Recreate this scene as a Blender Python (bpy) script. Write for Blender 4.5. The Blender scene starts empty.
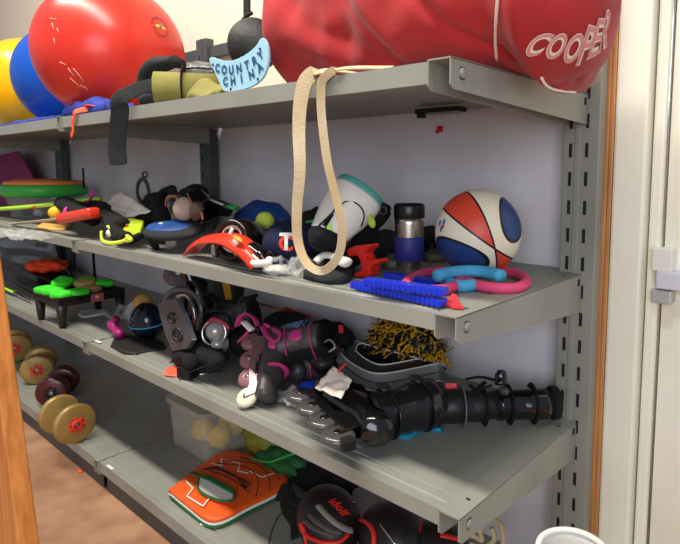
import bpy, bmesh, math, random
from mathutils import Vector, Matrix, Euler, noise
from mathutils.bvhtree import BVHTree
from math import sin, cos, pi, radians, sqrt
random.seed(7)
SC = bpy.context.scene
COL = SC.collection

# ------------------------------------------------------------------ camera
CAM = Vector((.5802, -.8637, 1.334)); YAW, PIT, ROL, FPX = -.695, -.1034, .003, 563.53
PX, PY = 400.7, 228.9
fw = Vector((sin(YAW)*cos(PIT), cos(YAW)*cos(PIT), sin(PIT)))
rt = Vector((cos(YAW), -sin(YAW), 0)); up = rt.cross(fw)
rt, up = cos(ROL)*rt+sin(ROL)*up, -sin(ROL)*rt+cos(ROL)*up
cd = bpy.data.cameras.new('camera'); cam = bpy.data.objects.new('camera', cd); COL.objects.link(cam)
cam.matrix_world = Matrix((( rt.x, up.x, -fw.x, CAM.x), (rt.y, up.y, -fw.y, CAM.y), (rt.z, up.z, -fw.z, CAM.z), (0, 0, 0, 1)))
cd.sensor_width = 36; cd.lens = FPX/680*36
cd.shift_x = -(PX-340)/680; cd.shift_y = -(272-PY)/680
cd.clip_start = .02
SC.camera = cam

# ------------------------------------------------------------------ world, lights, exposure
w = bpy.data.worlds.new('world'); SC.world = w; w.use_nodes = True
bg = w.node_tree.nodes['Background']; bg.inputs[0].default_value = (.80, .87, 1.0, 1); bg.inputs[1].default_value = .38
def area(name, loc, to, sx, sy, power, color):
    l = bpy.data.lights.new(name, 'AREA'); l.shape = 'RECTANGLE'; l.size = sx; l.size_y = sy; l.energy = power; l.color = color
    o = bpy.data.objects.new(name, l); COL.objects.link(o); o.location = loc
    o.rotation_euler = (Vector(to)-Vector(loc)).to_track_quat('-Z', 'Y').to_euler(); return o
area('ceiling_strip_light', (-1.2, -.95, 3.8), (-1.2, -.95, 0), 4.2, .22, 230, (1.0, .93, .82))
area('doorway_daylight', (2.4, -3.6, 1.9), (-.6, .3, 1.0), 2.6, 2.2, 120, (.90, .95, 1.0))
SC.view_settings.view_transform = 'Standard'; SC.view_settings.look = 'None'
SC.view_settings.gamma = 1; SC.view_settings.use_curve_mapping = False
SC.view_settings.exposure = -0.18

def ray(x, y): return fw + rt*((x-PX)/FPX) - up*((y-PY)/FPX)
def atZ(x, y, z): d = ray(x, y); return CAM + d*((z-CAM.z)/d.z)
def atY(x, y, yy): d = ray(x, y); return CAM + d*((yy-CAM.y)/d.y)
def atX(x, y, xx): d = ray(x, y); return CAM + d*((xx-CAM.x)/d.x)
ZA, ZB, ZC, ZD = 1.531, 1.058, .646, .14
YA, YB, YC, YD = -.028, 0., .02, .037
YU = .59      # front face of the uprights
YW = .66      # wall

# ------------------------------------------------------------------ materials
def lin(h):
    h = h.lstrip('#'); o = []
    for i in (0, 2, 4):
        c = int(h[i:i+2], 16)/255; o.append(c/12.92 if c <= .04045 else ((c+.055)/1.055)**2.4)
    return o
MATS = {}
def mat(name, col, rough=.5, metal=0, bump=0, bscale=40, var=0, vscale=8, col2=None, alpha=1, trans=0, ior=1.45, coat=0, sheen=0, emit=0, stretch=None, vlo=.35, vhi=.65):
    if name in MATS: return MATS[name]
    m = bpy.data.materials.new(name); m.use_nodes = True; nt = m.node_tree; b = nt.nodes['Principled BSDF']
    c = lin(col); b.inputs['Base Color'].default_value = (*c, 1); b.inputs['Roughness'].default_value = rough
    b.inputs['Metallic'].default_value = metal; b.inputs['Alpha'].default_value = alpha
    b.inputs['Transmission Weight'].default_value = trans; b.inputs['IOR'].default_value = ior
    b.inputs['Coat Weight'].default_value = coat; b.inputs['Sheen Weight'].default_value = sheen
    tc = nt.nodes.new('ShaderNodeTexCoord'); mp = nt.nodes.new('ShaderNodeMapping'); nt.links.new(tc.outputs['Object'], mp.inputs[0])
    if stretch: mp.inputs['Scale'].default_value = stretch
    if var or col2:
        n = nt.nodes.new('ShaderNodeTexNoise'); n.inputs['Scale'].default_value = vscale; n.inputs['Detail'].default_value = 5
        nt.links.new(mp.outputs[0], n.inputs[0])
        r = nt.nodes.new('ShaderNodeValToRGB'); nt.links.new(n.outputs[0], r.inputs[0])
        r.color_ramp.elements[0].position = vlo; r.color_ramp.elements[1].position = vhi
        c2 = lin(col2) if col2 else [x*(1-var) for x in c]
        r.color_ramp.elements[0].color = (*c2, 1); r.color_ramp.elements[1].color = (*c, 1)
        nt.links.new(r.outputs[0], b.inputs['Base Color'])
    if bump:
        n = nt.nodes.new('ShaderNodeTexNoise'); n.inputs['Scale'].default_value = bscale; n.inputs['Detail'].default_value = 4
        nt.links.new(mp.outputs[0], n.inputs[0])
        bp = nt.nodes.new('ShaderNodeBump'); bp.inputs['Strength'].default_value = bump; bp.inputs['Distance'].default_value = .01
        nt.links.new(n.outputs[0], bp.inputs['Height']); nt.links.new(bp.outputs[0], b.inputs['Normal'])
    MATS[name] = m; return m

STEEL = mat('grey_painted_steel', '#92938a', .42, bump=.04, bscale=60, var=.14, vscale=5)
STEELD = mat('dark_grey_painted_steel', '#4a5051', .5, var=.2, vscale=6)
SLOT = mat('slot_dark', '#15171a', .8)
BLK = mat('black_plastic', '#15161a', .32, var=.3, vscale=12)
BLKS = mat('black_shiny_plastic', '#0d0e11', .16, coat=.4)
BLKF = mat('black_fabric', '#0c0c0f', .9, bump=.3, bscale=120, var=.35, vscale=20)
GRYF = mat('charcoal_fabric', '#26282b', .9, bump=.25, bscale=120, var=.25, vscale=15)
WHT = mat('white_plastic', '#e4e2da', .4)
CHR = mat('chrome', '#c8c8c8', .15, metal=1)
CLEAR = mat('clear_plastic_film', '#e8eaea', .12, alpha=.15, bump=.6, bscale=30)

# ------------------------------------------------------------------ mesh builder
def axes(d, hint=None):
    d = Vector(d).normalized()
    h = Vector(hint) if hint else (Vector((0, 0, 1)) if abs(d.z) < .9 else Vector((0, 1, 0)))
    s = h.cross(d).normalized(); return d, s, d.cross(s).normalized()     # d, side, upish
class M:
    def __init__(s): s.bm = bmesh.new(); s.mi = 0; s.mats = []
    def add(s, vs, fs, smooth=True):
        bv = [s.bm.verts.new(v) for v in vs]
        for f in fs:
            try:
                fc = s.bm.faces.new([bv[i] for i in f]); fc.smooth = smooth; fc.material_index = s.mi
            except ValueError: pass
        return bv
    def box(s, c, d, R=None):
        c = Vector(c); hx, hy, hz = d[0]/2, d[1]/2, d[2]/2
        vs = [Vector((x, y, z)) for x in (-hx, hx) for y in (-hy, hy) for z in (-hz, hz)]
        if R is not None: vs = [R @ v for v in vs]
        s.add([v+c for v in vs], [(0,1,3,2),(4,6,7,5),(0,4,5,1),(2,3,7,6),(0,2,6,4),(1,5,7,3)], False); return s
    def bar(s, p0, p1, wd, th, hint=None):
        p0, p1 = Vector(p0), Vector(p1); d, a, b = axes(p1-p0, hint)
        vs = [p+a*x*wd/2+b*y*th/2 for p in (p0, p1) for x, y in ((-1,-1),(1,-1),(1,1),(-1,1))]
        s.add(vs, [(0,3,2,1),(4,5,6,7)]+[(i, (i+1) % 4, (i+1) % 4+4, i+4) for i in range(4)], False); return s
    def loft(s, pts, rad, n=16, hint=None, p=2., cap=True, closed=False, noi=0, seed=0, nf=12):
        """pts path; rad list of r or (ra, rb); superellipse power p"""
        pts = [Vector(q) for q in pts]; m = len(pts); rings = []
        if not isinstance(rad, list): rad = [rad]*m
        prev = None
        for i, q in enumerate(pts):
            if closed: t = pts[(i+1) % m]-pts[i-1]
            else: t = pts[min(i+1, m-1)]-pts[max(i-1, 0)]
            if t.length < 1e-9: t = Vector((0, 0, 1))
            t.normalize()
            if hint is not None: _, a, b = axes(t, hint)
            else:
                if prev is None: _, a, b = axes(t)
                else:
                    a = (prev-t*prev.dot(t)); a = a.normalized() if a.length > 1e-6 else axes(t)[1]; b = t.cross(a)
                prev = a
            r = rad[i]; ra, rb = (r if isinstance(r, (list, tuple)) else (r, r)); ring = []
            for k in range(n):
                an = 2*pi*k/n; cx, cy = cos(an), sin(an)
                x = math.copysign(abs(cx)**(2/p), cx); y = math.copysign(abs(cy)**(2/p), cy)
                v = q+a*x*ra+b*y*rb
                if noi: v = v+(v-q).normalized()*noise.noise(v*nf+Vector((seed, 0, 0)))*noi
                ring.append(v)
            rings.append(ring)
        vs = [v for r_ in rings for v in r_]; fs = []
        for i in range(m if closed else m-1):
            j = (i+1) % m
            for k in range(n): k2 = (k+1) % n; fs.append((i*n+k, i*n+k2, j*n+k2, j*n+k))
        if cap and not closed: fs += [tuple(reversed(range(n))), tuple(range((m-1)*n, m*n))]
        s.add(vs, fs); return s
    def tube(s, pts, r, n=8, closed=False): return s.loft(pts, r, n, closed=closed)
    def ball(s, c, r, R=None, seg=24, rings=14, noi=0, nf=6, seed=0, p=2.):
        c = Vector(c); r = r if isinstance(r, (list, tuple)) else (r, r, r); vs = []; fs = []
        def P(t, f_):
            x, y, z = sin(t)*cos(f_), sin(t)*sin(f_), cos(t)
            if p != 2.: x, y, z = [math.copysign(abs(q)**(2/p), q) for q in (x, y, z)]
            v = Vector((x*r[0], y*r[1], z*r[2]))
            if noi: v = v*(1+noi*noise.noise(Vector((x, y, z))*nf+Vector((seed*3.7, seed, 0))))
            if R is not None: v = R @ v
            return v+c
        vs.append(P(0, 0))
        for i in range(1, rings):
            for k in range(seg): vs.append(P(pi*i/rings, 2*pi*k/seg))
        vs.append(P(pi, 0))
        for k in range(seg):
            k2 = (k+1) % seg; fs.append((0, 1+k, 1+k2)); L = len(vs)-1; b0 = 1+(rings-2)*seg; fs.append((L, b0+k2, b0+k))
            for i in range(rings-2): a0 = 1+i*seg; fs.append((a0+k, a0+seg+k, a0+seg+k2, a0+k2))
        s.add(vs, fs); return s
    def lathe(s, prof, c=(0,0,0), axis=(0,0,1), n=32, close=True):
        c = Vector(c); d, a, b = axes(axis); vs = []; m = len(prof)
        for r, z in prof:
            for k in range(n): t = 2*pi*k/n; vs.append(c+d*z+a*r*cos(t)+b*r*sin(t))
        fs = [(i*n+k, i*n+(k+1) % n, (i+1)*n+(k+1) % n, (i+1)*n+k) for i in range(m-1) for k in range(n)]
        if close:
            if prof[0][0] > 1e-6: fs.append(tuple(reversed(range(n))))
            if prof[-1][0] > 1e-6: fs.append(tuple(range((m-1)*n, m*n)))
        s.add(vs, fs); return s
    def torus(s, c, R_, r, axis=(0,0,1), n=32, k=10, sq=1.0):
        c = Vector(c); d, a, b = axes(axis)
        return s.loft([c+a*R_*cos(2*pi*i/n)+b*R_*sq*sin(2*pi*i/n) for i in range(n)], r, k, closed=True)
    def prism(s, pts, off, smooth=False):
        """pts 3-D outline, extruded by vector off"""
        pts = [Vector(q) for q in pts]; off = Vector(off); n = len(pts)
        s.add(pts+[q+off for q in pts], [tuple(range(n)), tuple(reversed(range(n, 2*n)))]+[(i, n+i, n+(i+1) % n, (i+1) % n) for i in range(n)], smooth); return s
    def grid(s, fn, nu, nv, closed_u=False):
        vs = [Vector(fn(i/(nu if closed_u else nu-1), j/(nv-1))) for j in range(nv) for i in range(nu)]; fs = []
        for j in range(nv-1):
            for i in range(nu if closed_u else nu-1):
                i2 = (i+1) % nu; fs.append((j*nu+i, j*nu+i2, (j+1)*nu+i2, (j+1)*nu+i))
        s.add(vs, fs); return s
    def text(s, body, size, M4, depth=.0015, target=None, off=.0012, shear=0, sp=1.0, font_w=0, outline=0, sub=0):
        cu = bpy.data.curves.new('t', 'FONT'); cu.body = body; cu.size = size; cu.align_x = 'CENTER'; cu.align_y = 'CENTER'; cu.shear = shear
        cu.space_character = sp; cu.offset = font_w; cu.resolution_u = 4
        o = bpy.data.objects.new('t', cu); COL.objects.link(o); dg = bpy.context.evaluated_depsgraph_get(); dg.update()
        me = bpy.data.meshes.new_from_object(o.evaluated_get(dg)); bpy.data.objects.remove(o); bpy.data.curves.remove(cu)
        b2 = bmesh.new(); b2.from_mesh(me); bpy.data.meshes.remove(me)
        if sub: bmesh.ops.triangulate(b2, faces=b2.faces); bmesh.ops.subdivide_edges(b2, edges=[e for e in b2.edges if e.calc_length() > sub], cuts=2, use_grid_fill=True); bmesh.ops.triangulate(b2, faces=b2.faces)
        b2.verts.index_update(); vs = []; nrm = (M4.to_3x3() @ Vector((0, 0, 1))).normalized()
        for v in b2.verts:
            q = M4 @ v.co
            if target:
                hit = target.ray_cast(q+nrm*.4, -nrm)
                q = hit[0]+hit[1]*off if hit[0] is not None else q
            else: q = q+nrm*depth
            vs.append(q)
        s.add(vs, [tuple(v.index for v in f.verts) for f in b2.faces], False)
        if not target: n0 = len(vs)
        b2.free(); return s
    def bvh(s): bmesh.ops.recalc_face_normals(s.bm, faces=s.bm.faces); s.bm.verts.ensure_lookup_table(); s.bm.faces.ensure_lookup_table(); return BVHTree.FromBMesh(s.bm)
    def build(s, name, m, parent=None, world=True, bevel=0, sub=0, solid=0, norm=True, origin=None):
        if norm: bmesh.ops.recalc_face_normals(s.bm, faces=s.bm.faces)
        if parent is not None and world:
            Mx = Matrix.Identity(4); q = parent
            while q is not None: Mx = q.matrix_basis @ Mx; q = q.parent
            s.bm.transform(Mx.inverted())
        org = Vector((0, 0, 0))
        if parent is None:
            if origin is None:
                vs = [v.co for v in s.bm.verts]
                lo = [min(v[i] for v in vs) for i in range(3)]; hi = [max(v[i] for v in vs) for i in range(3)]
                org = Vector(((lo[0]+hi[0])/2, (lo[1]+hi[1])/2, lo[2]))
            else: org = Vector(origin)
            s.bm.transform(Matrix.Translation(-org))
        me = bpy.data.meshes.new(name); s.bm.to_mesh(me); s.bm.free()
        for mm in (m if isinstance(m, (list, tuple)) else [m]): me.materials.append(mm)
        o = bpy.data.objects.new(name, me); COL.objects.link(o); o.parent = parent; o.location = org
        if bevel: b = o.modifiers.new('b', 'BEVEL'); b.width = bevel; b.segments = 2; b.limit_method = 'ANGLE'; b.angle_limit = radians(40)
        if solid: b = o.modifiers.new('s', 'SOLIDIFY'); b.thickness = solid; b.offset = 0
        if sub: b = o.modifiers.new('u', 'SUBSURF'); b.levels = sub; b.render_levels = sub
        return o

def tag(o, label, cat, group=None):
    o['label'] = label; o['category'] = cat
    if group: o['group'] = group
    return o
def thing(name, label, cat, loc, rot=None, group=None):
    o = bpy.data.objects.new(name, None); COL.objects.link(o); o.location = Vector(loc); o.empty_display_size = .05
    if rot is not None: o.rotation_euler = rot.to_euler() if isinstance(rot, Matrix) else rot
    return tag(o, label, cat, group)
def struct(o): o['kind'] = 'structure'; return o
def kids(o): return [c for c in ALL() if c.parent == o]
def ALL(): return list(COL.objects)
def tree(o): return [o]+[t for c in list(o.children) for t in tree(c)]
def copy_tree(o, parent=None):
    c = o.copy(); COL.objects.link(c); c.parent = parent
    for ch in list(o.children): copy_tree(ch, c)
    return c
def wm(o):
    Mx = Matrix.Identity(4)
    while o is not None: Mx = o.matrix_basis @ Mx; o = o.parent
    return Mx
def settle(root, z):
    lo = 1e9
    for t in tree(root):
        if t.type == 'MESH':
            W_ = wm(t); lo = min(lo, min((W_ @ v.co).z for v in t.data.vertices))
    root.location.z += z-lo; return root
def frame(xdir, zdir):
    x = Vector(xdir).normalized(); z = Vector(zdir); z = (z-x*z.dot(x)).normalized(); y = z.cross(x)
    return Matrix((x, y, z)).transposed()
def bez(p, n=16):
    """Catmull-Rom through points"""
    p = [Vector(q) for q in p]; out = []
    P = [p[0]*2-p[1]]+p+[p[-1]*2-p[-2]]
    for i in range(1, len(P)-2):
        for k in range(n):
            t = k/n; a, b, c, d = P[i-1], P[i], P[i+1], P[i+2]
            out.append(.5*((2*b)+(c-a)*t+(2*a-5*b+4*c-d)*t*t+(3*b-a-3*c+d)*t**3))
    out.append(p[-1]); return out
def sheet(name, c, size, rotz, m, amp=.01, nf=8, z0=0, nu=40, nv=30, seed=0, solid=.002, parent=None, round_=False, edge=0, tilt=None):
    """crumpled cloth/film lying on height c.z"""
    b = M(); c = Vector(c); R = Matrix.Rotation(rotz, 3, 'Z'); R = (tilt @ R) if tilt is not None else R
    def fn(u, v):
        x, y = (u-.5)*2, (v-.5)*2
        if round_: x, y = x*sqrt(1-y*y/2), y*sqrt(1-x*x/2)
        q = Vector((x*size[0]/2, y*size[1]/2, 0))
        k = 1+edge*noise.noise(q*nf*1.7+Vector((seed, 9, 2)))
        h = abs(noise.noise(q*nf+Vector((seed, 0, 0))))*amp*2+abs(noise.noise(q*nf*2.3+Vector((seed, 5, 0))))*amp
        return c+R @ (Vector((q.x*k, q.y*k, h+z0)))
    b.grid(fn, nu, nv); return b.build(name, m, parent, solid=solid)
# ================================================================== STRUCTURE
CONC = mat('floor_concrete', '#b58a6c', .55, bump=.1, bscale=25, col2='#94694f', vscale=6)
struct(M().box((-2, 0, -.05), (16, 16, .1)).build('floor', CONC))
WALLM = mat('painted_block_wall', '#dedce4', .7, bump=.06, bscale=14, col2='#cfc8ca', vscale=2.2)
WALLU = mat('cream_painted_wall', '#ead9c4', .7, bump=.05, bscale=10)
b = M(); b.box((-4.96, YW+.06, .765), (10.08, .12, 1.53)); struct(b.build('wall_back', WALLM))
b = M(); b.box((-4.96, YW+.06, 2.52), (10.08, .12, 1.98)); struct(b.build('wall_back_upper', WALLU))
# scuffs on the wall behind the shelves
# right hand part: wood trim, door frame, door
WOODT = mat('orange_wood_trim', '#c98d55', .5, var=.35, vscale=5, stretch=(12, 12, .8))
CRM = mat('cream_door_frame', '#efecdb', .45, var=.08, vscale=3, bump=.03)
DOORM = mat('white_door_paint', '#eeebdc', .45, col2='#dcd7c2', vscale=2.0, vlo=.3, vhi=.6)
xw = atY(605, 300, YU+.03).x
struct(M().box((.030, YW+.03, 1.75), (.018, .10, 3.5)).box((.0445, YW+.035, 1.75), (.012, .1, 3.5)).build('trim_1', WOODT, bevel=.003))
b = M(); b.box((.0925, YW+.040, 1.75), (.084, .11, 3.5)); b.box((.154, YW+.060, 1.75), (.030, .09, 3.5)); struct(b.build('trim_2', CRM, bevel=.008))
door = M().box((.675, YW+.06, 1.75), (1.0, .04, 3.46)).build('door_1', DOORM); struct(door)
# latch at the right edge
lt = atY(664, 276, YW+.05)
LATCH = mat('latch_grey', '#b7b9ba', .35, metal=.3)
for (x_, y_, w_, h_, dz_, m_) in ((664.5, 259, .050, .060, .05, WHT), (684, 281, .12, .046, .06, mat('latch_bar_paint', '#cfd0dc', .4)), (663.5, 295.5, .050, .036, .05, LATCH)):
    lq = atY(x_, y_, YW+.02); M().box((lq.x, YW+.02, lq.z), (w_, dz_, h_)).build('latch', m_, door, bevel=.004)
b = M()
for i in range(5): b.tube([(.166, YW+.034, lt.z-.032+i*.016), (.166, YW+.034, lt.z-.020+i*.016)], .0085)
b.build('hinge', SLOT, door)
b = M(); b.tube([(.168, YW+.036, .02), (.168, YW+.036, 3.4)], .004); b.build('edge_strip', CHR, door)

# ------------------------------------------------------------------ shelving rack: one bolted unit
rack = thing('shelving_rack', 'long grey slotted steel shelving rack with four levels against the wall', 'shelving rack', (-1.8, .3, 0))
def deck_profile(y0, y1, z, lip):
    # outline in (y, z)
    return [(y0, z-.0), (y0+.012, z+.0), (y0+.014, z-.003), (y0+.030, z-.003), (y0+.033, z), (y0+.052, z), (y0+.055, z-.004), (y0+.060, z-.004), (y0+.063, z),
            (y1, z), (y1, z-.004), (y0+.063, z-.007), (y0+.004, z-.008), (y0+.004, z-lip+.003), (y0+.022, z-lip+.003), (y0+.022, z-lip), (y0, z-lip)]
def deck(x0, x1, y0, y1, z, lip, name='shelf_deck', m=None):
    prof = deck_profile(y0, y1, z, lip)
    o = M().prism([(x0, p, q) for p, q in prof], (x1-x0, 0, 0)).build(name, m or STEEL, rack); return o
def bracket(x0, x1, y0, y1, z, hf, hb, slotside=True):
    """inverted U channel, open at the front; x0..x1 width; hf/hb side height front/back"""
    b = M(); t = .003
    b.box(((x0+x1)/2, (y0+y1)/2, z-t/2+.0015), (x1-x0, y1-y0, t))
    for xs in (x0, x1-t):
        b.prism([(xs, y0, z), (xs, y0, z-hf+.008), (xs, y0+.010, z-hf), (xs, y1, z-hb), (xs, y1, z)], (t, 0, 0))
    b.box((x1-.007, (y0+y1)/2, z-hf+.001), (.012, (y1-y0)*.02, .002))
    o = b.build('bracket', STEEL, rack)
    if slotside:
        for c_, d_ in (((x1+.0006, y0+.035, z-.024), (.002, .012, .022)), ((x1+.0006, y1-.02, z-.02), (.002, .010, .018)), ((x1-.025, y0+.07, z+.0018), (.010, .006, .001)), ((x1-.025, y1-.06, z+.0018), (.010, .006, .001))):
            M().box(c_, d_).build('bolt_slot', SLOT, o)
        k = M(); k.lathe([(.0, 0), (.008, 0), (.010, .002), (.006, .005), (0, .005)], (x1, y0+.035, z-.024), (1, 0, 0), 16); k.build('tab', STEEL, o)
    return o
BW = .052
# right-hand unit and the ones continuing left
for X1 in (0., -1.8, -3.6):
    X0 = X1-1.8
    for (z, y0, lip, hf, hb) in ((ZA, YA, .040, .054, .078), (ZB, YB, .034, .052, .105), (ZC, YC, .036, .055, .105), (ZD, YD, .045, .06, .06)):
        r = X1-(BW if X1 == 0 else .018); l = X0+.018
        ye = YU
        deck(l, r, y0+.002, YU+.0695, z, lip)
        # seam panels: deck is made of boards running front to back at one seam
        if X1 == 0: bracket(X1-BW, X1, y0-.004, YU, z+.001, hf, hb)
        else: bracket(X1-.018, X1+.018, y0-.006, YU, z+.0012, hf, hb, False)
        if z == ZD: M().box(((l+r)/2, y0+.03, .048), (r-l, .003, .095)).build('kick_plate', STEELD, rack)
STK = mat('sticker_white', '#e8e6dc', .5)
for (px, py, z) in ((107, 466, ZD), (95, 341, ZC)):
    p = atZ(px, py, z+.002)
    M().box((p.x+.02, p.y+.004, z+.0025), (.05, .012, .001)).build('sticker', STK, rack)
# uprights
def upright(x, left=.065, right=.03, z1=1.93, slots_from=0):
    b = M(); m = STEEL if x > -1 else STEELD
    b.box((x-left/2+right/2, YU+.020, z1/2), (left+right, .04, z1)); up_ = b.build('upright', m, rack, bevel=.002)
    pitch = .0755; z = .18; first = None
    while z < z1-.02:
        for xx in ((-.047, -.003) if x > -1 else (-.049,)):
            if z > slots_from:
                if first is None: first = M().box((0, 0, 0), (.0085, .002, .037)).build('slot', SLOT, up_, world=False); o_ = first
                else: o_ = first.copy(); COL.objects.link(o_)
                o_.location = (x+xx, YU-.0002, z); o_.location -= rack.location
        z += pitch
    g = M(); g.box((x-.027, YU-.0004, z1/2), (.016, .006, z1)); g.build('channel_rib', m, up_, bevel=.002)
    return up_
upright(.004, .068, .029); upright(-1.797, .075, .010, slots_from=.8); upright(-3.60, .085, .02, slots_from=1.05)
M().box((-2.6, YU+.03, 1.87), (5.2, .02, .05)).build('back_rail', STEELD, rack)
# black bracket hanging under the top shelf and the red clip on the wall
p = atY(430, 110, .45)
b = M(); b.box((p.x, .5, ZA-.022), (.15, .05, .014)); b.box((p.x-.07, .5, ZA-.034), (.02, .02, .012)); tag(b.build('magnet_strip', BLK), 'flat black strip stuck under the top shelf above the basketball', 'strip')
p = atY(441, 129, YW)
b = M(); b.box((p.x, YW-.006, p.z), (.018, .012, .02)); b.box((p.x-.008, YW-.008, p.z-.008), (.01, .012, .012)); tag(b.build('wall_clip', mat('red_plastic', '#c01528', .3), bevel=.002), 'tiny red plastic clip on the white wall under the top shelf', 'clip')
# foreground wooden post at the left
q0, q1 = atY(20, 400, -.42), atY(37, 544, -.42)
POST = mat('varnished_pine_post', '#d58a45', .45, col2='#b96f2f', vscale=4, stretch=(14, 14, .7), bump=.08, bscale=8)
q0, q1 = atY(2, 265, -.42), atY(40, 544, -.42); dr = (q1-q0)
f0 = q1+dr*((0-q1.z)/dr.z); t0 = f0-dr*(1.62/abs(dr.z))
b = M(); wd = Vector((-.19, 0, 0))
b.prism([f0, t0, t0+wd, f0+wd], (0, -.045, 0))
post = tag(b.build('wooden_post', POST, bevel=.004), 'varnished orange pine board standing on the floor in front of the shelves at far left', 'post')

# ================================================================== TOP SHELF
def exercise_ball(name, c, r, m, label, group=None):
    t = thing(name, label, 'exercise ball', (c[0], c[1], ZA+.001))
    b = M(); b.ball((0, 0, r*.97), (r, r, r*.97), seg=72, rings=44); b.build('ball_skin', m, t, world=False)
    b = M()
    pl = M(); return t
RB = mat('red_vinyl', '#d9382a', .30, col2='#d03022', vscale=3)
BB = mat('blue_vinyl', '#1450b4', .3)
YBm = mat('yellow_vinyl', '#f5b400', .3, coat=.2)
# centres: radius from the photo
def ball_at(px, py, rad_px, y):
    for _ in range(6):
        c = atY(px, py, y); s_ = FPX/((c-CAM).dot(fw)); r = rad_px/s_
    return c, r
c, r = Vector((-1.86, .2, 0)), .285; c.z = ZA+r
RBR = r; RBC = c
big = exercise_ball('exercise_ball', c, r, RB, 'large glossy red-orange exercise ball with a small round logo')
# logo
LG = mat('logo_print', '#3a1c1c', .5)
bv = M(); bv.ball((c.x, c.y, ZA+.001+r*.97), (r, r, r*.97), seg=72, rings=44); BV = bv.bvh(); bv.bm.free()
lc = CAM+ray(160, 27)*0; hit = BV.ray_cast(CAM, ray(160, 27).normalized())
n_ = hit[1]; a_ = Vector((0, 0, 1)).cross(n_).normalized(); u_ = n_.cross(a_)
M4 = Matrix((a_, u_, n_)).transposed().to_4x4(); M4.translation = hit[0]
lb = M()
for i in range(22):
    t = 2*pi*i/22
    if i in (0, 11): continue
    p = hit[0]+a_*.034*cos(t)+u_*.034*sin(t); q = hit[0]+a_*.041*cos(t)+u_*.041*sin(t); lb.bar(p+n_*.002, q+n_*.002, .004, .001, n_)
lo_ = lb.build('logo_ring', LG, big)
lb = M()
for k, (dx, dy, rx) in enumerate(((-.012, 0, .011), (.004, .004, .012), (.016, -.002, .009))): lb.ball(hit[0]+a_*dx+u_*dy+n_*.001, (rx, rx*.6, .0012), frame(a_, n_), 14, 8)
lb.build('logo_mark', mat('logo_yellow', '#d8c94a', .4), big)
lb = M(); lb.ball(hit[0]+a_*.002+u_*.004+n_*.0022, (.008, .006, .0015), frame(a_, n_), 14, 8); lb.build('logo_mark', mat('logo_teal', '#3f8a8a', .4), big)
# streaks of reflected light and markings, painted on as pale lines
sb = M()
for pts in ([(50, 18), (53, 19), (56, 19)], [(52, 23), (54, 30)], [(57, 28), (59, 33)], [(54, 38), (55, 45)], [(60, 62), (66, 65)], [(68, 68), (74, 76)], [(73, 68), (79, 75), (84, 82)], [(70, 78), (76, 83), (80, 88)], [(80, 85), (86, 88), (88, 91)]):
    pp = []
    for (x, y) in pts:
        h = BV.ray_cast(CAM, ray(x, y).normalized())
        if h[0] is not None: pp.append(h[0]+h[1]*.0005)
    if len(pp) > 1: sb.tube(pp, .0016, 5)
sb.build('gloss_streaks', mat('pale_pink_streak', '#eeb0a0', .4), big)
blu = exercise_ball('exercise_ball', (-2.50, .29, 0), .262, BB, 'blue exercise ball half hidden behind the big red one')
yel = exercise_ball('exercise_ball', (-3.04, .27, 0), .265, YBm, 'yellow exercise ball with red lettering at the left end of the top shelf')
# cloths under the balls
BLUF = mat('royal_blue_cloth', '#2b3f9c', .8, bump=.3, bscale=60, var=.3, vscale=10)
def lay(name, pxs, z, m, label, cat, th=.012, amp=.008, seed=0, smooth=True, nf=14):
    """flat soft thing whose outline passes through given places on a level"""
    P = [atZ(x, y, z) for x, y in pxs]; c = sum(P, Vector())/len(P); n = len(P); b = M()
    O = bez(P+[P[0]], 6)[:-1]; K = len(O); rings = [1.0, .97, .88, .7, .45, .2]
    vs = []; 
    for i, k in enumerate(rings):
        for q in O:
            v = c+(q-c)*k; h = 0 if i == 0 else th*(.75 if i == 1 else 1)+amp*noise.noise(v*nf+Vector((seed, 0, 0)))
            vs.append(Vector((v.x, v.y, z+max(h, 0)+.0008)))
    vs.append(Vector((c.x, c.y, z+th)))
    fs = [(i*K+k, i*K+(k+1) % K, (i+1)*K+(k+1) % K, (i+1)*K+k) for i in range(len(rings)-1) for k in range(K)]
    L = (len(rings)-1)*K; fs += [(L+k, L+(k+1) % K, len(vs)-1) for k in range(K)]; fs.append(tuple(reversed(range(K))))
    b.add(vs, fs); o = b.build(name, m); return tag(o, label, cat) if label else o
def clothbox(name, x0, x1, y0, y1, z, m, label, cat, th=.02, amp=.012, nf=9, seed=0, edge=.02):
    b = M(); R_ = 40
    def fn(u, v):
        x = x0+(x1-x0)*u; y = y0+(y1-y0)*v
        e = min(1, min(u, 1-u, v, 1-v)*14)
        q = Vector((x, y, 0)); h = (th+amp*noise.noise(q*nf+Vector((seed, 3, 0)))+amp*.5*noise.noise(q*nf*3+Vector((seed, 8, 0))))*sqrt(e)
        return (x+edge*noise.noise(q*5+Vector((3, seed, 0))), y+edge*noise.noise(q*5+Vector((seed, 9, 0)))*.5, z+.001+max(h, 0))
    b.grid(fn, 60, 30); return tag(b.build(name, m, solid=.002), label, cat)
clothbox('blue_tarp', -3.0, -1.95, .0, .18, ZA, BLUF, 'royal blue cloth spread along the shelf edge under the exercise balls', 'cloth', .018, .014, 6)
clothbox('folded_cloth', -1.86, -1.46, .0, .10, ZA, BLUF, 'bunched dark blue cloth beside the rolled yoga mat under the red ball', 'cloth', .045, .03, 10, 4)
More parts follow.
